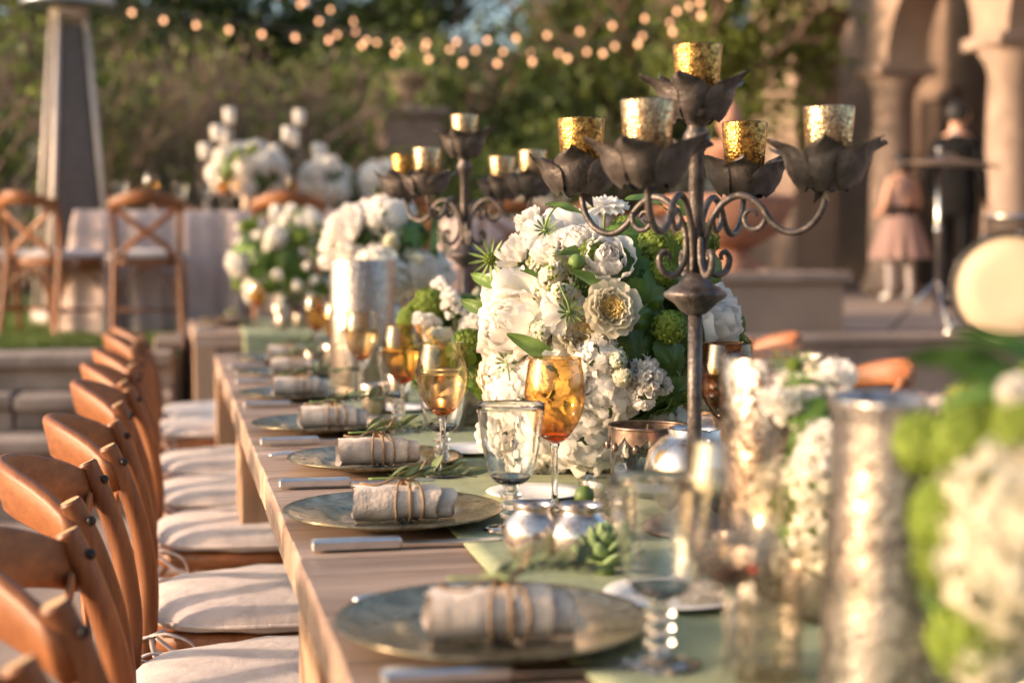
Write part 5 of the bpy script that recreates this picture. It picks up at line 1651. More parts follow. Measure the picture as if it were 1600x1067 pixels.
BOUQUET_A = [('stock', 0.578, 2.383, 1.17, -0.55, 0.12, 0.83, 0.0276),
 ('rosette', 0.61, 2.266, 1.152, -0.41, -0.5, 0.76, 0.0203),
 ('rosette', 0.542, 2.356, 1.131, -0.74, -0.02, 0.68, 0.0315),
 ('rosette', 0.582, 2.266, 1.134, -0.54, -0.49, 0.68, 0.0264),
 ('scabiosa', 0.689, 2.314, 1.214, 0.0, -0.29, 0.96, 0.0345),
 ('scabback', 0.584, 2.298, 1.17, -0.1, -0.87, 0.48, 0.0331),
 ('scabback', 0.592, 2.176, 1.041, 0.09, -0.94, 0.33, 0.0356),
 ('scabback', 0.509, 2.256, 0.959, -0.37, -0.91, 0.18, 0.0283),
 ('star', 0.505, 2.369, 1.122, -0.48, -0.86, 0.19, 0.0319),
 ('lilac', 0.576, 2.229, 1.091, -0.09, -0.83, 0.55, 0.034),
 ('lilac', 0.589, 2.206, 1.064, -0.5, -0.79, 0.35, 0.0317),
 ('lilac', 0.556, 2.214, 1.014, -0.19, -0.94, -0.28, 0.0298),
 ('lilac', 0.59, 2.243, 1.12, -0.5, -0.61, 0.61, 0.0242),
 ('viburnum', 0.638, 2.227, 1.133, -0.28, -0.69, 0.67, 0.0251),
 ('viburnum', 0.763, 2.241, 1.146, 0.28, -0.62, 0.73, 0.0368),
 ('viburnum', 0.857, 2.308, 1.161, 0.64, -0.25, 0.72, 0.0339),
 ('viburnum', 0.757, 2.17, 1.018, 0.25, -0.96, 0.15, 0.0258),
 ('viburnum', 0.909, 2.289, 1.014, 0.92, -0.36, 0.13, 0.0254),
 ('viburnum', 0.845, 2.214, 0.962, 0.65, -0.75, -0.1, 0.0225),
 ('viburnum', 0.754, 2.202, 1.105, 0.24, -0.81, 0.53, 0.0221),
 ('peony', 0.519, 2.259, 1.027, -0.82, -0.53, 0.19, 0.0545),
 ('peony', 0.66, 2.211, 1.123, -0.18, -0.77, 0.61, 0.034),
 ('peony', 0.86, 2.231, 1.023, 0.72, -0.67, 0.17, 0.0412),
 ('peony', 0.627, 2.252, 1.151, -0.33, -0.57, 0.75, 0.0284),
 ('peony', 0.503, 2.28, 0.999, -0.9, -0.42, 0.06, 0.0366),
 ('rose', 0.652, 2.158, 1.047, -0.14, -0.96, 0.24, 0.0325),
 ('rose', 0.614, 2.178, 1.008, -0.1, -0.95, 0.29, 0.0354),
 ('rose', 0.603, 2.182, 0.98, -0.43, -0.9, -0.02, 0.0276),
 ('rose', 0.498, 2.293, 0.974, -0.93, -0.36, -0.05, 0.0225),
 ('bud', 0.609, 2.202, 1.117, 0.0, -0.6, 0.8, 0.012),
 ('hydrangea', 0.524, 2.28, 0.896, -0.81, -0.43, -0.41, 0.0592),
 ('hydrangea', 0.585, 2.2, 0.927, -0.51, -0.82, -0.26, 0.0596),
 ('hydrangea', 0.564, 2.262, 0.856, -0.62, -0.52, -0.59, 0.0591),
 ('hydrangea', 0.628, 2.251, 0.82, -0.33, -0.57, -0.75, 0.0592),
 ('hydrangea', 0.504, 2.305, 0.92, -0.91, -0.29, -0.3, 0.0453),
 ('hydrangea', 0.651, 2.179, 0.908, -0.21, -0.92, -0.34, 0.0515),
 ('hydrangea', 0.597, 2.358, 0.791, -0.47, -0.01, -0.88, 0.0468),
 ('hydrangea', 0.631, 2.171, 0.968, -0.3, -0.95, -0.07, 0.0394),
 ('hydrangea', 0.52, 2.381, 0.854, -0.8, 0.11, -0.58, 0.0405),
 ('lilac', 0.666, 2.168, 0.936, 0.1, -0.95, 0.29, 0.0335),
 ('lilac', 0.661, 2.164, 0.968, -0.17, -0.98, -0.07, 0.0295),
 ('stock', 0.709, 2.164, 0.943, 0.04, -0.98, -0.18, 0.0336),
 ('stock', 0.703, 2.171, 0.916, 0.01, -0.95, -0.3, 0.0357),
 ('stock', 0.734, 2.17, 0.927, 0.15, -0.96, -0.25, 0.0239),
 ('sweetpea', 0.8, 2.142, 0.924, 0.0, -1.0, 0.0, 0.0182),
 ('sweetpea', 0.841, 2.169, 0.909, 0.2, -0.98, 0.0, 0.0184),
 ('gleaf', 0.699, 2.213, 1.13, -0.21, -0.83, 0.52, 0.0422),
 ('gleaf', 0.709, 2.195, 1.106, 0.19, -0.94, 0.28, 0.0459),
 ('gleaf', 0.677, 2.196, 1.106, -0.28, -0.94, 0.19, 0.0398),
 ('gleaf', 0.706, 2.168, 1.047, 0.29, -0.95, 0.1, 0.0474),
 ('gleaf', 0.699, 2.16, 0.988, 0.2, -0.98, -0.1, 0.0453),
 ('gleaf', 0.706, 2.27, 1.177, -0.2, -0.59, 0.78, 0.037),
 ('gleaf', 0.732, 2.265, 1.172, 0.2, -0.59, 0.78, 0.037),
 ('gleaf', 0.806, 2.213, 1.085, 0.45, -0.89, 0.09, 0.0447),
 ('gleaf', 0.753, 2.167, 0.967, 0.29, -0.95, -0.1, 0.0437),
 ('gleaf', 0.882, 2.3, 1.109, 0.66, -0.75, 0.09, 0.036),
 ('gleaf', 0.49, 2.374, 0.944, -0.6, -0.8, 0.1, 0.0423),
 ('gleaf', 0.501, 2.367, 0.904, -0.44, -0.88, -0.18, 0.0317),
 ('gleaf', 0.479, 2.394, 0.923, -0.55, -0.82, -0.18, 0.0319),
 ('lleaf', 0.544, 2.201, 0.98, -0.1, -0.95, 0.29, 0.0518),
 ('lleaf', 0.622, 2.232, 1.13, 0.2, -0.78, 0.59, 0.0402),
 ('lleaf', 0.632, 2.195, 1.086, 0.19, -0.96, 0.19, 0.0396),
 ('lleaf', 0.492, 2.399, 1.04, -0.78, -0.59, 0.2, 0.0383),
 ('lleaf', 0.507, 2.397, 1.083, -0.72, -0.62, 0.31, 0.0362),
 ('gleaf', 0.453, 2.385, 0.98, -0.69, -0.69, 0.2, 0.0383),
 ('viburnum', 0.467, 2.399, 0.982, -0.98, 0.19, -0.01, 0.0234),
 ('hydrangea', 0.511, 2.376, 0.818, -0.75, 0.07, -0.66, 0.0361),
 ('hydrangea', 0.559, 2.362, 0.775, -0.56, 0.01, -0.83, 0.0361),
 ('gleaf', 0.837, 2.299, 1.212, 0.31, -0.72, 0.62, 0.0317),
 ('lleaf', 0.759, 2.327, 1.215, 0.2, -0.59, 0.78, 0.0382),
 ('lleaf', 0.63, 2.357, 1.203, -0.1, -0.7, 0.7, 0.0319),
 ('rosette', 0.58, 2.38, 1.194, -0.5, 0.1, 0.86, 0.017),
 ('gleaf', 0.768, 2.179, 0.926, 0.28, -0.94, -0.19, 0.0361),
 ('gleaf', 0.876, 2.264, 0.916, 0.59, -0.78, -0.2, 0.0335),
 ('viburnum', 0.921, 2.282, 0.972, 0.92, -0.38, -0.05, 0.0212),
 ('gleaf', 0.726, 2.18, 1.076, 0.2, -0.98, 0.0, 0.0398),
 ('gleaf', 0.669, 2.181, 1.076, 0.0, -0.98, 0.2, 0.0356),
 ('gleaf', 0.801, 2.185, 1.005, 0.37, -0.93, 0.0, 0.0362)]
BOUQUET_B = [('viburnum', 0.487, 0.849, 1.01, -0.9, -0.27, 0.35, 0.0237),
 ('viburnum', 0.474, 0.855, 0.959, -0.97, -0.2, 0.1, 0.0256),
 ('viburnum', 0.475, 0.845, 0.932, -0.96, -0.28, -0.01, 0.0245),
 ('hydcream', 0.492, 0.817, 0.977, -0.83, -0.53, 0.19, 0.0338),
 ('hydcream', 0.496, 0.804, 0.932, -0.77, -0.63, -0.01, 0.0433),
 ('hydcream', 0.502, 0.8, 0.96, -0.72, -0.68, 0.12, 0.0353),
 ('viburnum', 0.485, 0.836, 0.88, -0.9, -0.36, -0.25, 0.0285),
 ('hydcream', 0.493, 0.827, 0.87, -0.83, -0.46, -0.3, 0.0243),
 ('dleaf', 0.508, 0.874, 1.055, -0.1, -0.75, 0.65, 0.0421),
 ('dleaf', 0.525, 0.849, 1.064, 0.1, -0.7, 0.7, 0.0412),
 ('dleaf', 0.511, 0.841, 1.047, 0.11, -0.84, 0.53, 0.0367),
 ('gleaf', 0.494, 0.833, 1.011, -0.84, -0.41, 0.36, 0.0242),
 ('gleaf', 0.473, 0.864, 0.907, -0.98, -0.13, -0.12, 0.0209),
 ('viburnum', 0.511, 0.818, 1.025, -0.68, -0.58, 0.45, 0.0199),
 ('rose', 0.504, 0.809, 0.998, -0.72, -0.62, 0.3, 0.0178),
 ('stock', 0.516, 0.826, 1.04, -0.65, -0.53, 0.55, 0.0161)]
BOUQUET_C = [('stock', 0.574, 1.323, 0.984, -0.9, -0.22, 0.37, 0.0235),
 ('stock', 0.596, 1.283, 0.952, -0.39, -0.9, 0.2, 0.0266),
 ('stock', 0.59, 1.283, 0.934, -0.49, -0.86, 0.11, 0.0266),
 ('hydcream', 0.599, 1.278, 0.904, -0.32, -0.95, -0.03, 0.0339),
 ('hydcream', 0.603, 1.281, 0.867, -0.25, -0.95, -0.21, 0.0352),
 ('hydcream', 0.61, 1.288, 0.84, -0.12, -0.92, -0.37, 0.0269),
 ('viburnum', 0.568, 1.306, 0.888, -0.88, -0.46, -0.09, 0.0184),
 ('gleaf', 0.588, 1.298, 0.981, -0.62, -0.7, 0.37, 0.0244),
 ('gleaf', 0.618, 1.281, 0.961, 0.07, -0.97, 0.25, 0.0267),
 ('gleaf', 0.567, 1.319, 0.861, -0.94, -0.26, -0.22, 0.0211),
 ('star', 0.583, 1.319, 1.025, -0.2, -0.59, 0.78, 0.0224),
 ('lleaf', 0.59, 1.314, 1.004, -0.3, -0.51, 0.81, 0.021),
 ('viburnum', 0.616, 1.276, 0.934, 0.03, -0.99, 0.11, 0.0181),
 ('rosette', 0.623, 1.276, 0.903, 0.16, -0.99, -0.03, 0.0242)]
W_ = {'hydrangea': (0.055, 3), 'peony': (0.048, 2), 'rose': (0.034, 1.5), 'viburnum': (0.03, 1.2), 'lilac': (0.032, 1), 'gleaf': (0.042, 2.2), 'lleaf': (0.05, 0.8), 'stock': (0.035, 1)}
bowl = [(0, 0), (0.055, 0), (0.06, 0.01), (0.08, 0.05), (0.085, 0.09), (0.083, 0.092), (0.076, 0.05), (0, 0.03)]
bouquet('large_bouquet', 'large low bouquet of white peonies, hydrangeas, lime viburnum and dark leaves', (0.70, 2.37, GT), (0.70, 2.36, 0.985), (0.215, 0.20, 0.215), BOUQUET_A, 70, W_, bowl, M['mercury'], 1, zmin=-0.9, inner=60)
bouquet('cream_bouquet', 'cream hydrangea and lime viburnum bouquet spilling beside the mirrored vase', (0.60, 0.90, GT), (0.58, 0.89, 0.935), (0.10, 0.11, 0.15), BOUQUET_B, 30, {'hydcream': (0.042, 3), 'viburnum': (0.026, 2), 'gleaf': (0.035, 2), 'rose': (0.03, 1)}, [(r * 0.6, z * 0.8) for r, z in bowl], M['mercury'], 2, zmin=-0.8, inner=24)
bouquet('posy', 'small posy of white stock and cream hydrangea behind the mirrored vase', (0.625, 1.345, GT), (0.62, 1.345, 0.91), (0.05, 0.055, 0.11), BOUQUET_C, 12, {'hydcream': (0.035, 2), 'stock': (0.03, 2), 'viburnum': (0.02, 1), 'gleaf': (0.03, 2)}, [(r * 0.45, z * 0.7) for r, z in bowl], M['mercury'], 3, zmin=-0.6, inner=14)
WB = {'viburnum': (0.032, 4), 'peony': (0.034, 0.5), 'stock': (0.032, 1.4), 'gleaf': (0.04, 2), 'lleaf': (0.05, 1), 'star': (0.03, 1), 'lilac': (0.03, 1)}
bouquet('green_bouquet', 'lime green viburnum and white stock bouquet below the rear candelabra', (0.60, 3.06, GT), (0.60, 3.06, 0.935), (0.14, 0.15, 0.14), [], 46, WB, bowl, M['mercury'], 4, zmin=-0.8, inner=26)
WC = {'hydrangea': (0.065, 3), 'peony': (0.05, 2), 'tulip': (0.032, 2), 'gleaf': (0.055, 2), 'lleaf': (0.07, 1), 'lilac': (0.035, 1)}
tall = [(0, 0), (0.05, 0), (0.055, 0.01), (0.045, 0.1), (0.06, 0.24), (0.057, 0.242), (0.04, 0.1), (0, 0.02)]
bouquet('white_bouquet', 'tall white hydrangea bouquet behind the hammered silver cylinder', (0.64, 4.5, GT), (0.64, 4.5, 1.13), (0.20, 0.20, 0.16), [], 40, WC, tall, M['mercury'], 5, zmin=-0.75, inner=26, stem_z=0.2)
WT = {'tulip': (0.034, 5), 'hydrangea': (0.06, 1), 'gleaf': (0.055, 2), 'lleaf': (0.07, 1.5), 'viburnum': (0.035, 0.8)}
bouquet('tulip_bouquet', 'loose white tulip bouquet on the short table below the lawn', (0.53, 7.45, GT), (0.55, 7.45, 1.10), (0.30, 0.28, 0.27), [], 74, WT, [(r, z * 0.6) for r, z in tall], M['mercury'], 6, zmin=-0.9, inner=30, stem_z=0.1)

# succulent rosette and green bud by the pots
su = thing('succulent', 'grey green succulent rosette beside the small mercury pots', 'succulent', (0.474, 1.590, GT))
def sleaf(L, W):
    V, F = tube([(0, 0, 0), (L * 0.35, 0, L * 0.10), (L * 0.7, 0, L * 0.28), (L * 0.92, 0, L * 0.44), (L, 0, L * 0.52)], [W * 0.5, W * 0.9, W, W * 0.5, W * 0.03], 8, flat=(0.4, 1.0))
    return V, F
for k in range(26):
    a = k * 2.399963
    q = k / 25
    L, W = 0.040 * (1.1 - 0.55 * q), 0.0095 * (1.05 - 0.4 * q)
    o = part('leaf', sleaf(L, W), M['succulent'], su)
    o.matrix_local = Matrix.Translation((0, 0, 0.010 + 0.026 * q)) @ Matrix.Rotation(a, 4, 'Z') @ Matrix.Rotation(-0.95 * q + 0.12, 4, 'Y')
part('stem', tube([(0, 0, 0), (0, 0, 0.03)], [0.012, 0.006], 8), M['stemgreen'], su)
fb = thing('flower_bud', 'single light green bud standing in the small mercury pot', 'bud', (0.485, 1.715, GT))
o = link('bud', FL['bud'][0], fb, (0, 0, 0.068), (0.15, 0.1, 0), 0.0125)
part('stem', tube([(0, 0, 0), (0.002, 0, 0.06)], 0.003, 7), M['stemgreen'], fb)
o = link('bud', FL['bud'][0], fb, (0.012, -0.012, 0.045), (0.5, 0.4, 0), 0.008)

# ================================================================== LINEN TABLES ON THE LAWN
def linen_table(x0, x1, y0, y1, lbl_t, lbl_c, seed):
    cx, cy = (x0 + x1) / 2, (y0 + y1) / 2
    t = thing('banquet_table', lbl_t, 'table', (cx, cy, ZL), 0, 'banquet tables on the lawn')
    hx, hy = (x1 - x0) / 2, (y1 - y0) / 2
    part('table_top', box(-hx + 0.01, hx - 0.01, -hy + 0.01, hy - 0.01, 0.70, 0.738, 0.004), M['darkwood'], t, False)
    for sx in (-1, 1):
        for sy in (-1, 1):
            part('leg', tube([(sx * (hx - 0.12), sy * (hy - 0.1), 0), (sx * (hx - 0.12), sy * (hy - 0.1), 0.7)], 0.025, 8), M['blackmetal'], t)
    rs = np.random.default_rng(seed)
    ph = rs.uniform(0, 6, 6)
    n = 220
    ringp = []
    per = 4 * (hx + hy)
    for i in range(n):
        s = per * i / n
        seg = [(2 * hx, (1, 0)), (2 * hy, (0, 1)), (2 * hx, (-1, 0)), (2 * hy, (0, -1))]
        p = np.array([-hx, -hy])
        for L_, d in seg:
            if s <= L_:
                p = p + np.array(d) * s
                break
            p = p + np.array(d) * L_
            s -= L_
        ringp.append(p)
    V, F = [], []
    lv = [(0.0, 0.742), (0.02, 0.735), (0.1, 0.66), (0.3, 0.48), (0.6, 0.24), (1.0, 0.012)]
    for q, z in lv:
        for i, p in enumerate(ringp):
            s = per * i / n
            nrm = p / np.array([hx, hy])
            o = np.array([np.sign(nrm[0]) * max(0, abs(nrm[0]) - 0.85) / 0.15, np.sign(nrm[1]) * max(0, abs(nrm[1]) - 0.85) / 0.15])
            o = o / (np.linalg.norm(o) + 1e-9)
            wv = (math.sin(s * 26 + ph[0] + 1.2 * math.sin(s * 5)) + 0.6 * math.sin(s * 43 + ph[1])) * 0.055 * q ** 0.7 + 0.07 * q
            w = p + o * (wv + 0.006 * min(1, q * 40))
            V.append((w[0], w[1], z))
    for r in range(len(lv) - 1):
        for i in range(n):
            j = (i + 1) % n
            F.append((r * n + i, (r + 1) * n + i, (r + 1) * n + j, r * n + j))
    F.append(tuple(range(n)))
    c = part('linen_tablecloth', (V, F), M['tablecloth'], loc=(cx, cy, ZL))
    tag(c, lbl_c, 'tablecloth', 'linen tablecloths on the lawn')
linen_table(-0.56, 1.46, 9.02, 9.80, 'long banquet table under linen near the patio heater', 'dusty pink linen cloth draped to the grass beside the patio heater', 1)
linen_table(1.95, 3.55, 10.0, 10.8, 'long banquet table under linen behind the fountain', 'dusty pink linen cloth draped to the grass behind the fountain', 2)
for x, rz, lb in ((2.15, 92, 'crossback chair at the heater end of the linen table behind the fountain'), (2.75, 88, 'crossback chair at the middle of the linen table behind the fountain'), (3.3, 90, 'crossback chair at the villa end of the linen table behind the fountain')):
    place(chair, cu_used, (x, 9.68, ZL), R(rz), lb, 'chairs at the linen table behind the fountain', 'chair')
LT = ZL + 0.745
WL = {'hydrangea': (0.07, 3), 'peony': (0.06, 2), 'gleaf': (0.07, 2.4), 'viburnum': (0.05, 1.2)}
bouquet('table_bouquet', 'round white and green bouquet on the linen table near the heater', (0.47, 9.40, LT), (0.47, 9.40, LT + 0.25), (0.24, 0.24, 0.18), [], 30, WL, tall, M['mercury'], 7, zmin=-0.7, inner=16, stem_z=0.15, group='bouquets on the linen tables')
bouquet('table_bouquet', 'small pale pink white bouquet at the middle of the linen table', (0.95, 9.40, LT), (0.95, 9.40, LT + 0.2), (0.16, 0.16, 0.14), [], 20, {'hydrangea': (0.07, 3), 'peony': (0.06, 2), 'gleaf': (0.05, 0.8)}, tall, M['mercury'], 8, zmin=-0.7, inner=6, stem_z=0.15, group='bouquets on the linen tables')
bouquet('table_bouquet', 'small green white bouquet at the fountain end of the linen table', (1.3, 9.40, LT), (1.3, 9.40, LT + 0.2), (0.13, 0.13, 0.12), [], 18, WL, tall, M['mercury'], 9, zmin=-0.7, inner=8, stem_z=0.15, group='bouquets on the linen tables')
bouquet('table_bouquet', 'white bouquet on the linen table behind the fountain', (2.6, 10.4, LT), (2.6, 10.4, LT + 0.22), (0.2, 0.2, 0.16), [], 24, WL, tall, M['mercury'], 10, zmin=-0.7, inner=10, stem_z=0.15, group='bouquets on the linen tables')
# thin iron candle tree with white glass cups on the linen table
def candle_tree(label, loc, sc_):
    t = thing('candle_tree', label, 'candelabra', loc, 0, 'thin candle trees on the linen table')
    part('pole', lathe([(0, 0), (0.07, 0), (0.06, 0.012), (0.012, 0.03), (0.008, 0.06), (0.007, 0.56), (0, 0.56)], 16), M['iron'], t)
    cupm = MB().add(lathe([(0, 0), (0.024, 0), (0.034, 0.02), (0.038, 0.06), (0.034, 0.10), (0.03, 0.10), (0.03, 0.05), (0, 0.02)], 20)).mesh('candle_cup', [M['candle']])
    tops = [(0, 0, 0.56)]
    for k in range(5):
        a = 2 * math.pi * k / 5 + 0.4
        z = 0.44 if k % 2 else 0.34
        r = 0.16
        part('arm', tube(smooth_path([(0, 0, z - 0.08), (r * 0.5 * math.cos(a), r * 0.5 * math.sin(a), z - 0.11), (r * math.cos(a), r * math.sin(a), z)], 5), 0.005, 6), M['iron'], t)
        tops.append((r * math.cos(a), r * math.sin(a), z))
    for p in tops:
        link('candle_cup', cupm, t, p)
candle_tree('thin iron candle tree with white cups behind the round bouquet', (0.36, 9.55, LT), 1)
candle_tree('thin iron candle tree with white cups at the middle of the linen table', (0.80, 9.56, LT - 0.1 + 0.1), 1)
for i, (x, y) in enumerate([(-0.30, 9.2), (0.05, 9.3), (0.2, 9.15), (0.62, 9.2), (0.95, 9.15), (1.2, 9.2)]):
    place(wat, wt_used, (x, y, LT), 0, 'clear glass water goblet on the linen table on the lawn', 'glasses on the linen table', 'glass')
for i, (x, y) in enumerate([(0.30, 9.17), (0.72, 9.15), (-0.12, 9.2)]):
    place(gob, gb_used, (x, y, LT), 0, 'amber wine goblet on the linen table on the lawn', 'amber glasses on the linen table', 'glass')

# ================================================================== DRUM KIT
DZ = ZL + 0.008
dr = thing('bass_drum', 'large bass drum with a plain cream head on the terrace', 'drum', (4.52, 7.32, DZ), R(-38))
Rd = 0.285
def ydisc(prof, seg=48):
    V, F = lathe(prof, seg)
    return np.stack([V[:, 0], V[:, 2], V[:, 1] + Rd + 0.006], 1), [tuple(reversed(f)) for f in F]
part('shell', ydisc([(Rd - 0.01, -0.22), (Rd, -0.22), (Rd, 0.22), (Rd - 0.01, 0.22), (Rd - 0.01, -0.22)]), M['darkwood'], dr)
part('head', ydisc([(0, -0.226), (Rd * 0.5, -0.226), (Rd - 0.006, -0.225), (Rd - 0.004, -0.22), (0, -0.219)]), M['drumhead'], dr)
part('head', ydisc([(0, 0.219), (Rd - 0.004, 0.22), (Rd - 0.006, 0.225), (0, 0.226)]), M['drumhead'], dr)
for z in (-0.22, 0.22):
    part('hoop', ydisc([(Rd - 0.004, z - 0.018), (Rd + 0.014, z - 0.018), (Rd + 0.014, z + 0.018), (Rd + 0.001, z + 0.018), (Rd - 0.004, z - 0.018)]), M['blackmetal'], dr)
for k in range(10):
    a = 2 * math.pi * k / 10 + 0.15
    part('lug', tube([((Rd + 0.02) * math.cos(a), -0.2, (Rd + 0.02) * math.sin(a) + Rd + 0.006), ((Rd + 0.02) * math.cos(a), 0.2, (Rd + 0.02) * math.sin(a) + Rd + 0.006)], 0.007, 6), M['chrome'], dr)
for s in (-1, 1):
    part('spur', tube([(s * 0.22, -0.1, 0.16), (s * 0.36, -0.16, 0.0)], 0.01, 6), M['chrome'], dr)
def stand(t, h, spread=0.28):
    for k in range(3):
        a = 2 * math.pi * k / 3 + 0.3
        part('leg', tube([(0, 0, 0.32), (spread * math.cos(a), spread * math.sin(a), 0.01)], 0.009, 7), M['chrome'], t)
    part('pole', tube([(0, 0, 0.12), (0, 0, h * 0.6), (0, 0, h)], [0.014, 0.012, 0.008], 9), M['chrome'], t)
    part('collar', tube([(0, 0, h * 0.55), (0, 0, h * 0.6)], 0.02, 10), M['chrome'], t)
cy_ = thing('cymbal_stand', 'bronze cymbal on a chrome tripod stand beside the bass drum', 'cymbal', (4.44, 8.0, DZ), 0)
stand(cy_, 1.08)
cb = part('cymbal', lathe([(0, 1.075), (0.03, 1.07), (0.06, 1.045), (0.25, 1.015), (0.31, 1.0), (0.25, 1.012), (0.06, 1.04), (0, 1.06)], 44), M['cymbal'], cy_)
cb.rotation_euler = (0.06, 0.03, 0)
part('wing_nut', ball(0.016, 8, 5), M['chrome'], cy_, loc=(0, 0, 1.095))
sn = thing('snare_drum', 'chrome rimmed snare drum on a stand behind the bass drum', 'drum', (4.93, 7.95, DZ), 0)
stand(sn, 0.55)
part('shell', lathe([(0.17, 0.57), (0.178, 0.57), (0.178, 0.70), (0.17, 0.70), (0.17, 0.57)], 36), M['darkwood'], sn)
part('head', lathe([(0, 0.702), (0.172, 0.702), (0.172, 0.698), (0, 0.698)], 36), M['drumhead'], sn)
for z in (0.575, 0.695):
    part('hoop', lathe([(0.174, z - 0.008), (0.186, z - 0.008), (0.186, z + 0.012), (0.174, z + 0.012), (0.174, z - 0.008)], 36), M['chrome'], sn)
tm = thing('floor_tom', 'dark floor tom drum with chrome rims beside the bass drum', 'drum', (5.15, 7.55, DZ), 0)
part('shell', lathe([(0.19, 0.2), (0.2, 0.2), (0.2, 0.62), (0.19, 0.62), (0.19, 0.2)], 36), M['darkwood'], tm)
part('head', lathe([(0, 0.624), (0.194, 0.624), (0.194, 0.62), (0, 0.62)], 36), M['drumhead'], tm)
for z in (0.205, 0.615):
    part('hoop', lathe([(0.196, z - 0.008), (0.208, z - 0.008), (0.208, z + 0.012), (0.196, z + 0.012), (0.196, z - 0.008)], 36), M['chrome'], tm)
for k in range(3):
    a = 2 * math.pi * k / 3
    part('leg', tube([(0.215 * math.cos(a), 0.215 * math.sin(a), 0.4), (0.24 * math.cos(a), 0.24 * math.sin(a), 0.0)], 0.008, 6), M['chrome'], tm)

# ================================================================== PEOPLE
def skinned(name, verts, edges, radii, mats, pick, parent, subdiv=2):
    me = bpy.data.meshes.new(name)
    me.from_pydata(verts, edges, [])
    tmp = bpy.data.objects.new(name + '_skeleton', me)
    col.objects.link(tmp)
    tmp.modifiers.new('skin', 'SKIN')
    sl = me.skin_vertices[0].data
    for i, r in enumerate(radii):
        sl[i].radius = r if hasattr(r, '__len__') else (r, r)
        sl[i].use_root = (i == 0)
    ss = tmp.modifiers.new('smooth', 'SUBSURF')
    ss.levels = ss.render_levels = subdiv
    dg = bpy.context.evaluated_depsgraph_get()
    out = bpy.data.meshes.new_from_object(tmp.evaluated_get(dg))
    bpy.data.objects.remove(tmp)
    out.name = name
    out.materials.clear()
    for m in mats:
        out.materials.append(m)
    for p in out.polygons:
        p.use_smooth = True
        p.material_index = pick(p.center)
    return link(name, out, parent)

def hand(vs, es, rs, wrist, w, d, up):
    """palm and five fingers grown from a wrist vertex; d = pointing direction, up = thumb side"""
    d, up = np.array(d, float), np.array(up, float)
    d /= np.linalg.norm(d)
    sd = np.cross(d, up)
    sd /= np.linalg.norm(sd)
    p = np.array(vs[wrist])
    vs.append(tuple(p + d * 0.05))
    pi = len(vs) - 1
    es.append((wrist, pi))
    rs.append((0.036, 0.018))
    for k, L in enumerate((0.07, 0.08, 0.075, 0.06)):
        b0 = p + d * 0.085 + up * (0.026 - 0.0175 * k)
        vs.append(tuple(b0))
        es.append((pi, len(vs) - 1))
        rs.append(0.0095)
        vs.append(tuple(b0 + d * L * 0.55 + sd * 0.008))
        es.append((len(vs) - 2, len(vs) - 1))
        rs.append(0.0088)
        vs.append(tuple(b0 + d * L * 0.9 + sd * 0.028))
        es.append((len(vs) - 2, len(vs) - 1))
        rs.append(0.0075)
    vs.append(tuple(p + d * 0.045 + up * 0.042))
    es.append((pi, len(vs) - 1))
    rs.append(0.011)
    vs.append(tuple(p + d * 0.085 + up * 0.055))
    es.append((len(vs) - 2, len(vs) - 1))
    rs.append(0.009)

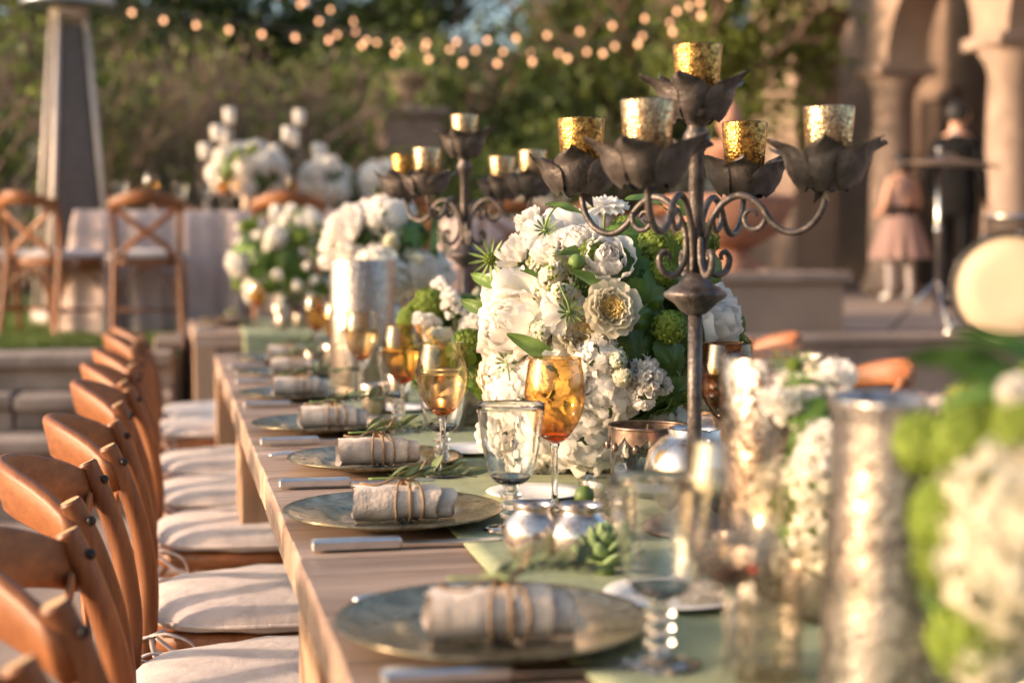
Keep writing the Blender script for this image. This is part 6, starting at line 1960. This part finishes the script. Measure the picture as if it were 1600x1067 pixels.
def person(label, loc, rz, h, kind):
    """figure faces +X in its own frame; heights for a 1.75 m person, scaled to h"""
    t = thing('person', label, 'person', loc, rz, 'people on the terrace')
    t.scale = (h / 1.75,) * 3
    vs = [(0, 0, 0.95), (0, 0, 1.08), (-0.01, 0, 1.24), (0.0, 0, 1.40), (0.0, 0, 1.49), (0.015, 0, 1.555), (0.03, 0, 1.63), (0.02, 0, 1.70)]
    rs = [(0.15, 0.115), (0.135, 0.10), (0.155, 0.11), (0.15, 0.095), (0.06, 0.06), (0.058, 0.062), (0.075, 0.098), (0.06, 0.075)]
    es = [(0, 1), (1, 2), (2, 3), (3, 4), (4, 5), (5, 6), (6, 7)]
    vs += [(0.115, 0, 1.605)]
    rs += [0.017]
    es += [(6, 8)]
    vs += [(0.105, 0, 1.555)]
    rs += [0.028]
    es += [(5, 9)]
    for s in (-1, 1):
        b = len(vs)
        vs += [(0.0, s * 0.17, 1.405), (-0.02, s * 0.245, 1.13), (0.10 if kind == 'suit' else 0.16, s * 0.22, 0.93 if kind == 'suit' else 1.02)]
        rs += [0.062, 0.047, 0.030]
        es += [(3, b), (b, b + 1), (b + 1, b + 2)]
        hand(vs, es, rs, b + 2, 0.03, (0.7, -s * 0.15, -0.6) if kind == 'suit' else (0.9, -s * 0.3, -0.1), (0.45, -s * 0.2, 0.55))
        b = len(vs)
        st = 0.05 * s
        vs += [(0.0, s * 0.095, 0.88), (0.02 + st, s * 0.105, 0.49), (-0.01 + st, s * 0.11, 0.10), (0.06 + st, s * 0.115, 0.045), (0.15 + st, s * 0.125, 0.03)]
        rs += [0.088, 0.058, 0.042, (0.038, 0.036), (0.036, 0.026)]
        es += [(0, b), (b, b + 1), (b + 1, b + 2), (b + 2, b + 3), (b + 3, b + 4)]
    if kind == 'suit':
        def pick(c):
            if c.z > 1.47: return 0
            if c.z > 0.80 and c.z < 0.93 and abs(c.y) > 0.16 and c.x > 0.07: return 0
            if c.z < 0.07: return 2
            return 1
        body = skinned('body', vs, es, rs, [M['skin'], M['black'], M['blackmetal']], pick, t)
        part('jacket', lathe([(0.155, 0.80), (0.165, 0.82), (0.16, 1.0), (0.15, 1.10), (0.172, 1.28), (0.165, 1.38), (0.10, 1.46), (0.065, 1.49), (0.06, 1.485)], 28, 0.80, 1.12), M['black'], t)
        part('collar', lathe([(0.064, 1.478), (0.068, 1.48), (0.064, 1.505), (0.060, 1.503)], 20, 1.0, 1.0), M['tights'], t)
    else:
        def pick(c):
            if c.z > 1.40: return 0
            if c.z < 0.075: return 2
            if c.z < 0.9 and abs(c.y) < 0.21: return 1
            return 0
        body = skinned('body', vs, es, rs, [M['skin'], M['tights'], M['porcelain']], pick, t)
        part('bodice', lathe([(0.15, 1.0), (0.16, 1.06), (0.155, 1.15), (0.172, 1.28), (0.168, 1.38), (0.11, 1.45), (0.08, 1.465)], 28, 0.78, 1.14), M['pinkdress'], t)
        part('sash', lathe([(0.168, 0.985), (0.176, 1.0), (0.170, 1.10), (0.16, 1.115)], 28, 0.80, 1.10), M['black'], t)
        part('skirt', grid(lambda u, v: ((0.15 + 0.19 * v ** 0.8 + 0.022 * v * math.sin(u * 2 * math.pi * 13)) * math.cos(2 * math.pi * u), (0.17 + 0.19 * v ** 0.8 + 0.022 * v * math.sin(u * 2 * math.pi * 13)) * math.sin(2 * math.pi * u), 1.02 - 0.52 * v), 104, 8), M['pinkdress'], t)
    hr = np.random.default_rng(4)
    def hairf(u, v, kind=kind):
        a = 2 * math.pi * u
        th = v * (2.1 if kind == 'suit' else 2.2)
        front = max(0, math.cos(a)) ** 2
        th *= 1 - 0.52 * front
        k = 1 + 0.05 * math.sin(a * 9 + v * 7) + 0.03 * math.sin(a * 17)
        return (0.012 + 0.108 * math.sin(th) * math.cos(a) * k, 0.092 * math.sin(th) * math.sin(a) * k, 1.652 + 0.122 * math.cos(th) * k - (0.05 * v * (1 - front) if kind != 'suit' else 0))
    part('hair', grid(hairf, 40, 12), M['hair'], t)
    for s in (-1, 1):
        part('ear', ball(0.022, 8, 6, 1.5), M['skin'], t, loc=(0.03, s * 0.082, 1.62))
        part('eye', ball(0.011, 8, 6), M['blackmetal'], t, loc=(0.100, s * 0.033, 1.638))
    part('mouth', ball(0.012, 8, 5, 0.4), M['terracotta'], t, loc=(0.112, 0, 1.565))
    return t
person('dark haired person in a black suit standing behind the drum kit', (6.42, 11.28, DZ), R(35), 1.74, 'suit')
person('dark haired person in a pink dress with a dark sash walking by the columns', (7.30, 13.9, DZ), R(100), 1.50, 'dress')
